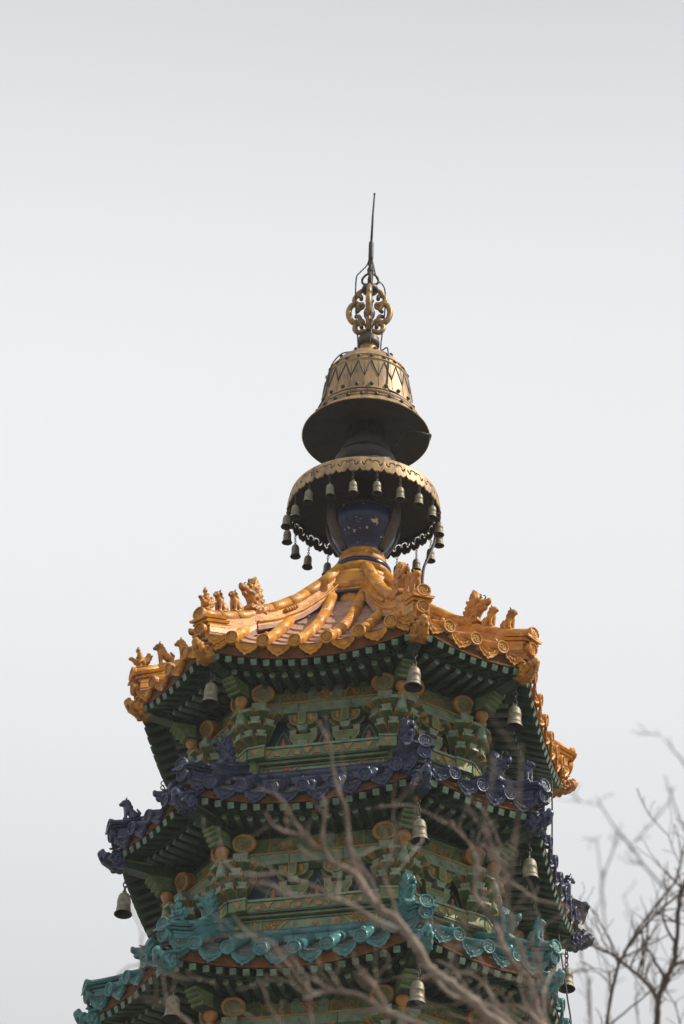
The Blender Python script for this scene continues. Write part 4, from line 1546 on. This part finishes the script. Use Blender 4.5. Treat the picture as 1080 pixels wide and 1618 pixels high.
# ------------------------------------------------------------------ bare trees
def grow(name, label, base, crown_px, dark, seed, twig_n, group, k_r=1.0, sub=.0, tl=1.0):
    """crown_px: list of (list of (px, py, dist), width at start, width at end) in metres"""
    rnd = random.Random(seed)
    t = thing(name, label, 'tree', (base.x, base.y, 0), group)
    bark = 'bark_dark' if dark else 'bark'
    o = Vector((base.x, base.y, 0))
    trunk = MB()
    crown = MB()
    buds = crown
    first = True
    allp = []
    for pts, r0, r1 in crown_px:
        P = [unproj(*p) - o for p in pts]
        r0, r1 = r0 * k_r, r1 * k_r
        P = smooth_path(P, 5)
        n = len(P)
        # knotty irregular growth
        P = [p + Vector((rnd.gauss(0, 1), rnd.gauss(0, 1), rnd.gauss(0, 1))) * (r0 + r1) * .07 for p in P]
        rr = [(r0 + (r1 - r0) * k / (n - 1)) * rnd.uniform(.88, 1.15) for k in range(n)]
        if first:
            root = smooth_path([Vector((0, 0, -.1)), Vector((.05, .02, 1.5)), P[0] * .55 + Vector((.1, 0, .6)), P[0]], 8)
            trunk.tube(root, [.17 + (r0 - .17) * (k / (len(root) - 1)) ** .8 for k in range(len(root))], 12, bark)
            first = False
        crown.tube(P, rr, 8, bark)
        allp.append((P, rr))
        # side branches
        for i in range(3, len(P) - 1):
            if rnd.random() < sub * .5:
                dv = (P[i + 1] - P[i - 1]).normalized()
                sv = Vector((rnd.gauss(0, 1), rnd.gauss(0, .6), rnd.gauss(0, 1)))
                sv = (sv - dv * sv.dot(dv)).normalized()
                dirn = (dv * rnd.uniform(.5, 1) + sv * rnd.uniform(.5, 1.1) + Vector((0, 0, .25))).normalized()
                L = rnd.uniform(.2, .62)
                q, cur = [], P[i].copy()
                m = 9
                for k in range(m + 1):
                    q.append(cur.copy())
                    dirn = (dirn + Vector((rnd.gauss(0, .2), rnd.gauss(0, .2), rnd.gauss(0, .2)))).normalized()
                    cur += dirn * L / m
                r_ = min(rr[i] * .6, .014)
                q_r = [r_ + (.004 - r_) * k / m for k in range(m + 1)]
                crown.tube(q, q_r, 6, bark)
                allp.append((q, q_r))
    for P, rr in allp:
        for i in range(1, len(P) - 1):
            if rnd.random() < twig_n:
                d = (P[i + 1] - P[i - 1]).normalized()
                side = Vector((rnd.gauss(0, 1), rnd.gauss(0, 1), rnd.gauss(0, 1)))
                side = (side - d * side.dot(d)).normalized()
                dirn = (d * rnd.uniform(.5, 1.0) + side * rnd.uniform(.5, 1.0) + Vector((0, 0, .5))).normalized()
                L = rnd.uniform(.06, .27) * tl
                q, cur = [], P[i].copy()
                m = 5
                for k in range(m + 1):
                    q.append(cur.copy())
                    dirn = (dirn + Vector((rnd.gauss(0, .22), rnd.gauss(0, .22), rnd.gauss(0, .22)))).normalized()
                    cur += dirn * L / m
                rt = min(rr[i] * .55, .008)
                crown.tube(q, [rt + (.0022 - rt) * k / m for k in range(m + 1)], 5, bark)
                if rnd.random() < .6:
                    buds.ball(q[-1], rnd.uniform(.006, .012) * min(1, k_r * 1.3) * (.6 if dark else 1), 'bud', 5, None, (1, 1, 1.5))
                if rnd.random() < .3:
                    buds.ball(q[2], rnd.uniform(.005, .009) * min(1, k_r * 1.3) * (.6 if dark else 1), 'bud', 5, None, (1, 1, 1.4))
    link('trunk', trunk.mesh('trunk'), t)
    link('crown', crown.mesh('crown'), t)
    return t


def D(pts, d, slope=0.0):
    return [(x, y, d + slope * i) for i, (x, y) in enumerate(pts)]


d1 = 20.0
T1 = [
    (D([(930, 1720), (840, 1655), (770, 1605), (720, 1560), (681, 1533), (662, 1505), (634, 1461), (600, 1436), (576, 1408)], d1), .050, .030),
    (D([(576, 1408), (559, 1380), (525, 1363), (514, 1347), (509, 1322), (512, 1295), (514, 1272), (508, 1255)], d1), .028, .009),
    (D([(590, 1425), (572, 1392), (556, 1360), (550, 1322), (546, 1280), (537, 1255), (530, 1233), (523, 1194), (517, 1160)], d1 + .3), .028, .009),
    (D([(514, 1345), (503, 1341), (475, 1319), (448, 1314), (428, 1300), (418, 1282)], d1), .018, .007),
    (D([(480, 1322), (470, 1305), (456, 1283), (448, 1266), (432, 1254)], d1), .012, .006),
    (D([(525, 1365), (500, 1358), (484, 1350), (472, 1336)], d1), .012, .005),
    (D([(634, 1470), (620, 1466), (587, 1450), (556, 1430), (531, 1422), (489, 1416), (453, 1415), (434, 1402), (412, 1394)], d1 - .4), .024, .009),
    (D([(531, 1424), (500, 1402), (470, 1392), (445, 1379), (423, 1382), (389, 1382), (362, 1370), (350, 1340), (344, 1306)], d1 + .2), .018, .007),
    (D([(640, 1480), (628, 1450), (616, 1410), (606, 1385), (612, 1360), (628, 1330), (632, 1300)], d1 + .5), .018, .006),
    (D([(790, 1640), (720, 1640), (642, 1611), (614, 1599), (570, 1574), (531, 1566), (495, 1569), (481, 1558), (462, 1533), (445, 1511), (432, 1488)], d1 - .8), .030, .010),
    (D([(614, 1599), (598, 1570), (576, 1541), (562, 1522), (556, 1500)], d1 - .8), .016, .007),
    (D([(590, 1560), (598, 1540), (614, 1520), (604, 1497)], d1 - .6), .012, .006),
    (D([(531, 1567), (512, 1558), (484, 1541), (470, 1528)], d1 - .8), .012, .005),
    (D([(460, 1640), (440, 1612), (425, 1590), (415, 1560), (405, 1545)], d1 - .8), .012, .006),
    (D([(500, 1640), (490, 1600), (488, 1580), (470, 1560)], d1 - .9), .012, .006),
    (D([(320, 1660), (300, 1618), (280, 1600), (262, 1578), (258, 1550), (255, 1536)], d1 - .5), .013, .006),
    (D([(300, 1620), (269, 1592), (245, 1588), (230, 1580)], d1 - .5), .008, .004),
    (D([(340, 1555), (318, 1548), (285, 1545), (258, 1536)], d1 - .5), .006, .004),
    (D([(840, 1655), (800, 1610), (760, 1585), (716, 1574), (688, 1547), (676, 1520), (660, 1480)], d1 + 1), .030, .012),
    (D([(760, 1585), (735, 1560), (715, 1530), (690, 1518)], d1 + 1), .014, .007),
    (D([(700, 1545), (720, 1500), (735, 1470), (730, 1440)], d1 + .8), .012, .006),
]
T1b = [
    (D([(960, 1740), (900, 1660), (852, 1610), (838, 1552), (816, 1530), (793, 1491), (785, 1469), (771, 1441), (752, 1420)], d1 + 1.5), .042, .020),
    (D([(752, 1420), (749, 1395), (752, 1362), (743, 1336), (718, 1308), (712, 1296)], d1 + 1.5), .020, .008),
    (D([(771, 1441), (760, 1400), (754, 1372), (754, 1333), (779, 1347), (804, 1369)], d1 + 1.4), .014, .006),
    (D([(838, 1552), (822, 1500), (802, 1438), (804, 1402), (810, 1358), (816, 1305), (821, 1236), (824, 1175)], d1 - 4), .016, .007),
    (D([(816, 1530), (850, 1470), (899, 1436), (849, 1422), (816, 1399), (785, 1386), (752, 1369)], d1 + 1), .010, .012),
    (D([(870, 1630), (827, 1585), (843, 1563), (850, 1540), (842, 1515)], d1 + 1), .014, .007),
    (D([(900, 1660), (852, 1616), (821, 1591), (779, 1591), (740, 1580)], d1 + .6), .020, .010),
    (D([(870, 1600), (862, 1560), (850, 1510), (858, 1470), (845, 1430), (850, 1400)], d1 + 2), .014, .006),
    (D([(800, 1500), (770, 1490), (735, 1500), (700, 1490)], d1 + 1), .012, .006),
    (D([(838, 1552), (800, 1545), (770, 1530), (750, 1500)], d1 + 1.6), .014, .008),
    (D([(880, 1630), (835, 1620), (800, 1600), (770, 1560), (765, 1530)], d1 + 1.2), .016, .008),
    (D([(793, 1491), (810, 1470), (812, 1440), (830, 1410)], d1 + 1), .010, .005),
]
d2 = 26.0
T2 = [
    (D([(1036, 1760), (1038, 1680), (1038, 1618), (1040, 1580), (1052, 1548), (1064, 1519), (1070, 1470), (1072, 1423), (1080, 1400), (1098, 1360)], d2), .055, .030),
    (D([(1040, 1580), (1019, 1551), (990, 1526), (966, 1508), (946, 1500), (925, 1486)], d2), .034, .013),
    (D([(950, 1700), (958, 1618), (971, 1548), (984, 1510), (1019, 1462), (1061, 1423), (1090, 1395)], d2), .030, .014),
    (D([(984, 1506), (1010, 1465), (1040, 1425), (1061, 1401), (1072, 1375), (1077, 1350), (1085, 1320)], d2 - 1), .018, .010),
    (D([(936, 1680), (933, 1618), (930, 1554), (920, 1522), (918, 1500)], d2 - 6), .016, .007),
    (D([(1050, 1565), (1060, 1545), (1076, 1528), (1090, 1515)], d2), .012, .006),
    (D([(1019, 1551), (1024, 1530), (1036, 1500), (1040, 1470)], d2 - 2), .012, .005),
    (D([(925, 1486), (905, 1495), (880, 1500)], d2), .010, .005),
    (D([(990, 1526), (960, 1536), (940, 1530), (912, 1540)], d2), .008, .004),
    (D([(1012, 1640), (1006, 1600), (1004, 1575), (1018, 1560)], d2 - 4), .010, .006),
    (D([(1078, 1640), (1070, 1600), (1062, 1580), (1045, 1560)], d2), .012, .006),
]
d3 = 18.0
T3 = [
    (D([(1130, 1560), (1100, 1470), (1080, 1430), (1051, 1404), (1016, 1366), (997, 1337), (974, 1311), (949, 1273), (942, 1258)], d3), .024, .006),
    (D([(958, 1484), (953, 1440), (952, 1417), (950, 1391), (965, 1353), (974, 1321), (974, 1311)], d3), .010, .010),
    (D([(1000, 1332), (1016, 1315), (1032, 1298), (1059, 1263), (1060, 1245)], d3), .009, .006),
    (D([(1100, 1340), (1078, 1305), (1066, 1275), (1058, 1250), (1050, 1225)], d3), .013, .006),
    (D([(1120, 1270), (1080, 1206), (1062, 1184), (1048, 1166)], d3), .015, .005),
    (D([(1045, 1163), (1020, 1158), (995, 1156)], d3), .006, .003),
    (D([(949, 1273), (925, 1268), (904, 1266), (880, 1262)], d3), .006, .003),
    (D([(950, 1391), (944, 1340), (940, 1325), (930, 1330)], d3), .007, .004),
    (D([(1016, 1366), (990, 1362), (975, 1350)], d3), .007, .004),
    (D([(952, 1417), (940, 1440), (935, 1470), (945, 1495)], d3), .007, .006),
    (D([(1005, 1500), (1002, 1460), (988, 1425), (985, 1410)], d3), .008, .004),
    (D([(1030, 1600), (1034, 1540), (1028, 1500), (1040, 1470), (1038, 1430)], d3), .010, .005),
    (D([(970, 1640), (960, 1590), (962, 1540), (950, 1500)], d3), .010, .005),
]
GR = 'bare winter trees in front of the pagoda'
b1 = unproj(1010, 1800, d1)
grow('bare_tree', 'bare grey brown tree whose thick blurred branches cross the lower front of the pagoda', Vector((b1.x, b1.y, 0)), T1, False, 11, .17, GR, .60, .10)
b2 = unproj(1040, 1850, d1 + 1.5)
grow('bare_tree', 'bare blurred tree with tangled branches before the right side of the teal roof', Vector((b2.x + .8, b2.y + 1.0, 0)), T1b, False, 12, .22, GR, .52, .20)
b3 = unproj(1036, 1800, d2)
grow('bare_tree', 'bare tree with dark forked trunk and thin branches against the sky at right', Vector((b3.x, b3.y, 0)), T2, True, 13, .42, GR, .44, .28)
b4 = unproj(1180, 1650, d3)
grow('bare_tree', 'bare tree whose faint, strongly blurred twigs reach in from the right edge', Vector((b4.x + .4, b4.y, 0)), T3, True, 14, .22, GR, .36, .0, .45)


# ------------------------------------------------------------------ thin winter haze
hm = bpy.data.materials.new('haze')
hm.use_nodes = True
ht = hm.node_tree
ht.nodes.clear()
ho = ht.nodes.new('ShaderNodeOutputMaterial')
hv = ht.nodes.new('ShaderNodeVolumePrincipled')
hv.inputs['Color'].default_value = (.93, .94, .95, 1)
hv.inputs['Density'].default_value = .0004
ht.links.new(hv.outputs[0], ho.inputs['Volume'])
M['haze'] = hm
mb = MB()
mb.box((0, 0, 21), (1600, 1600, 22), 'haze')
hz = link('haze', mb.mesh('haze'))
hz['kind'] = 'stuff'
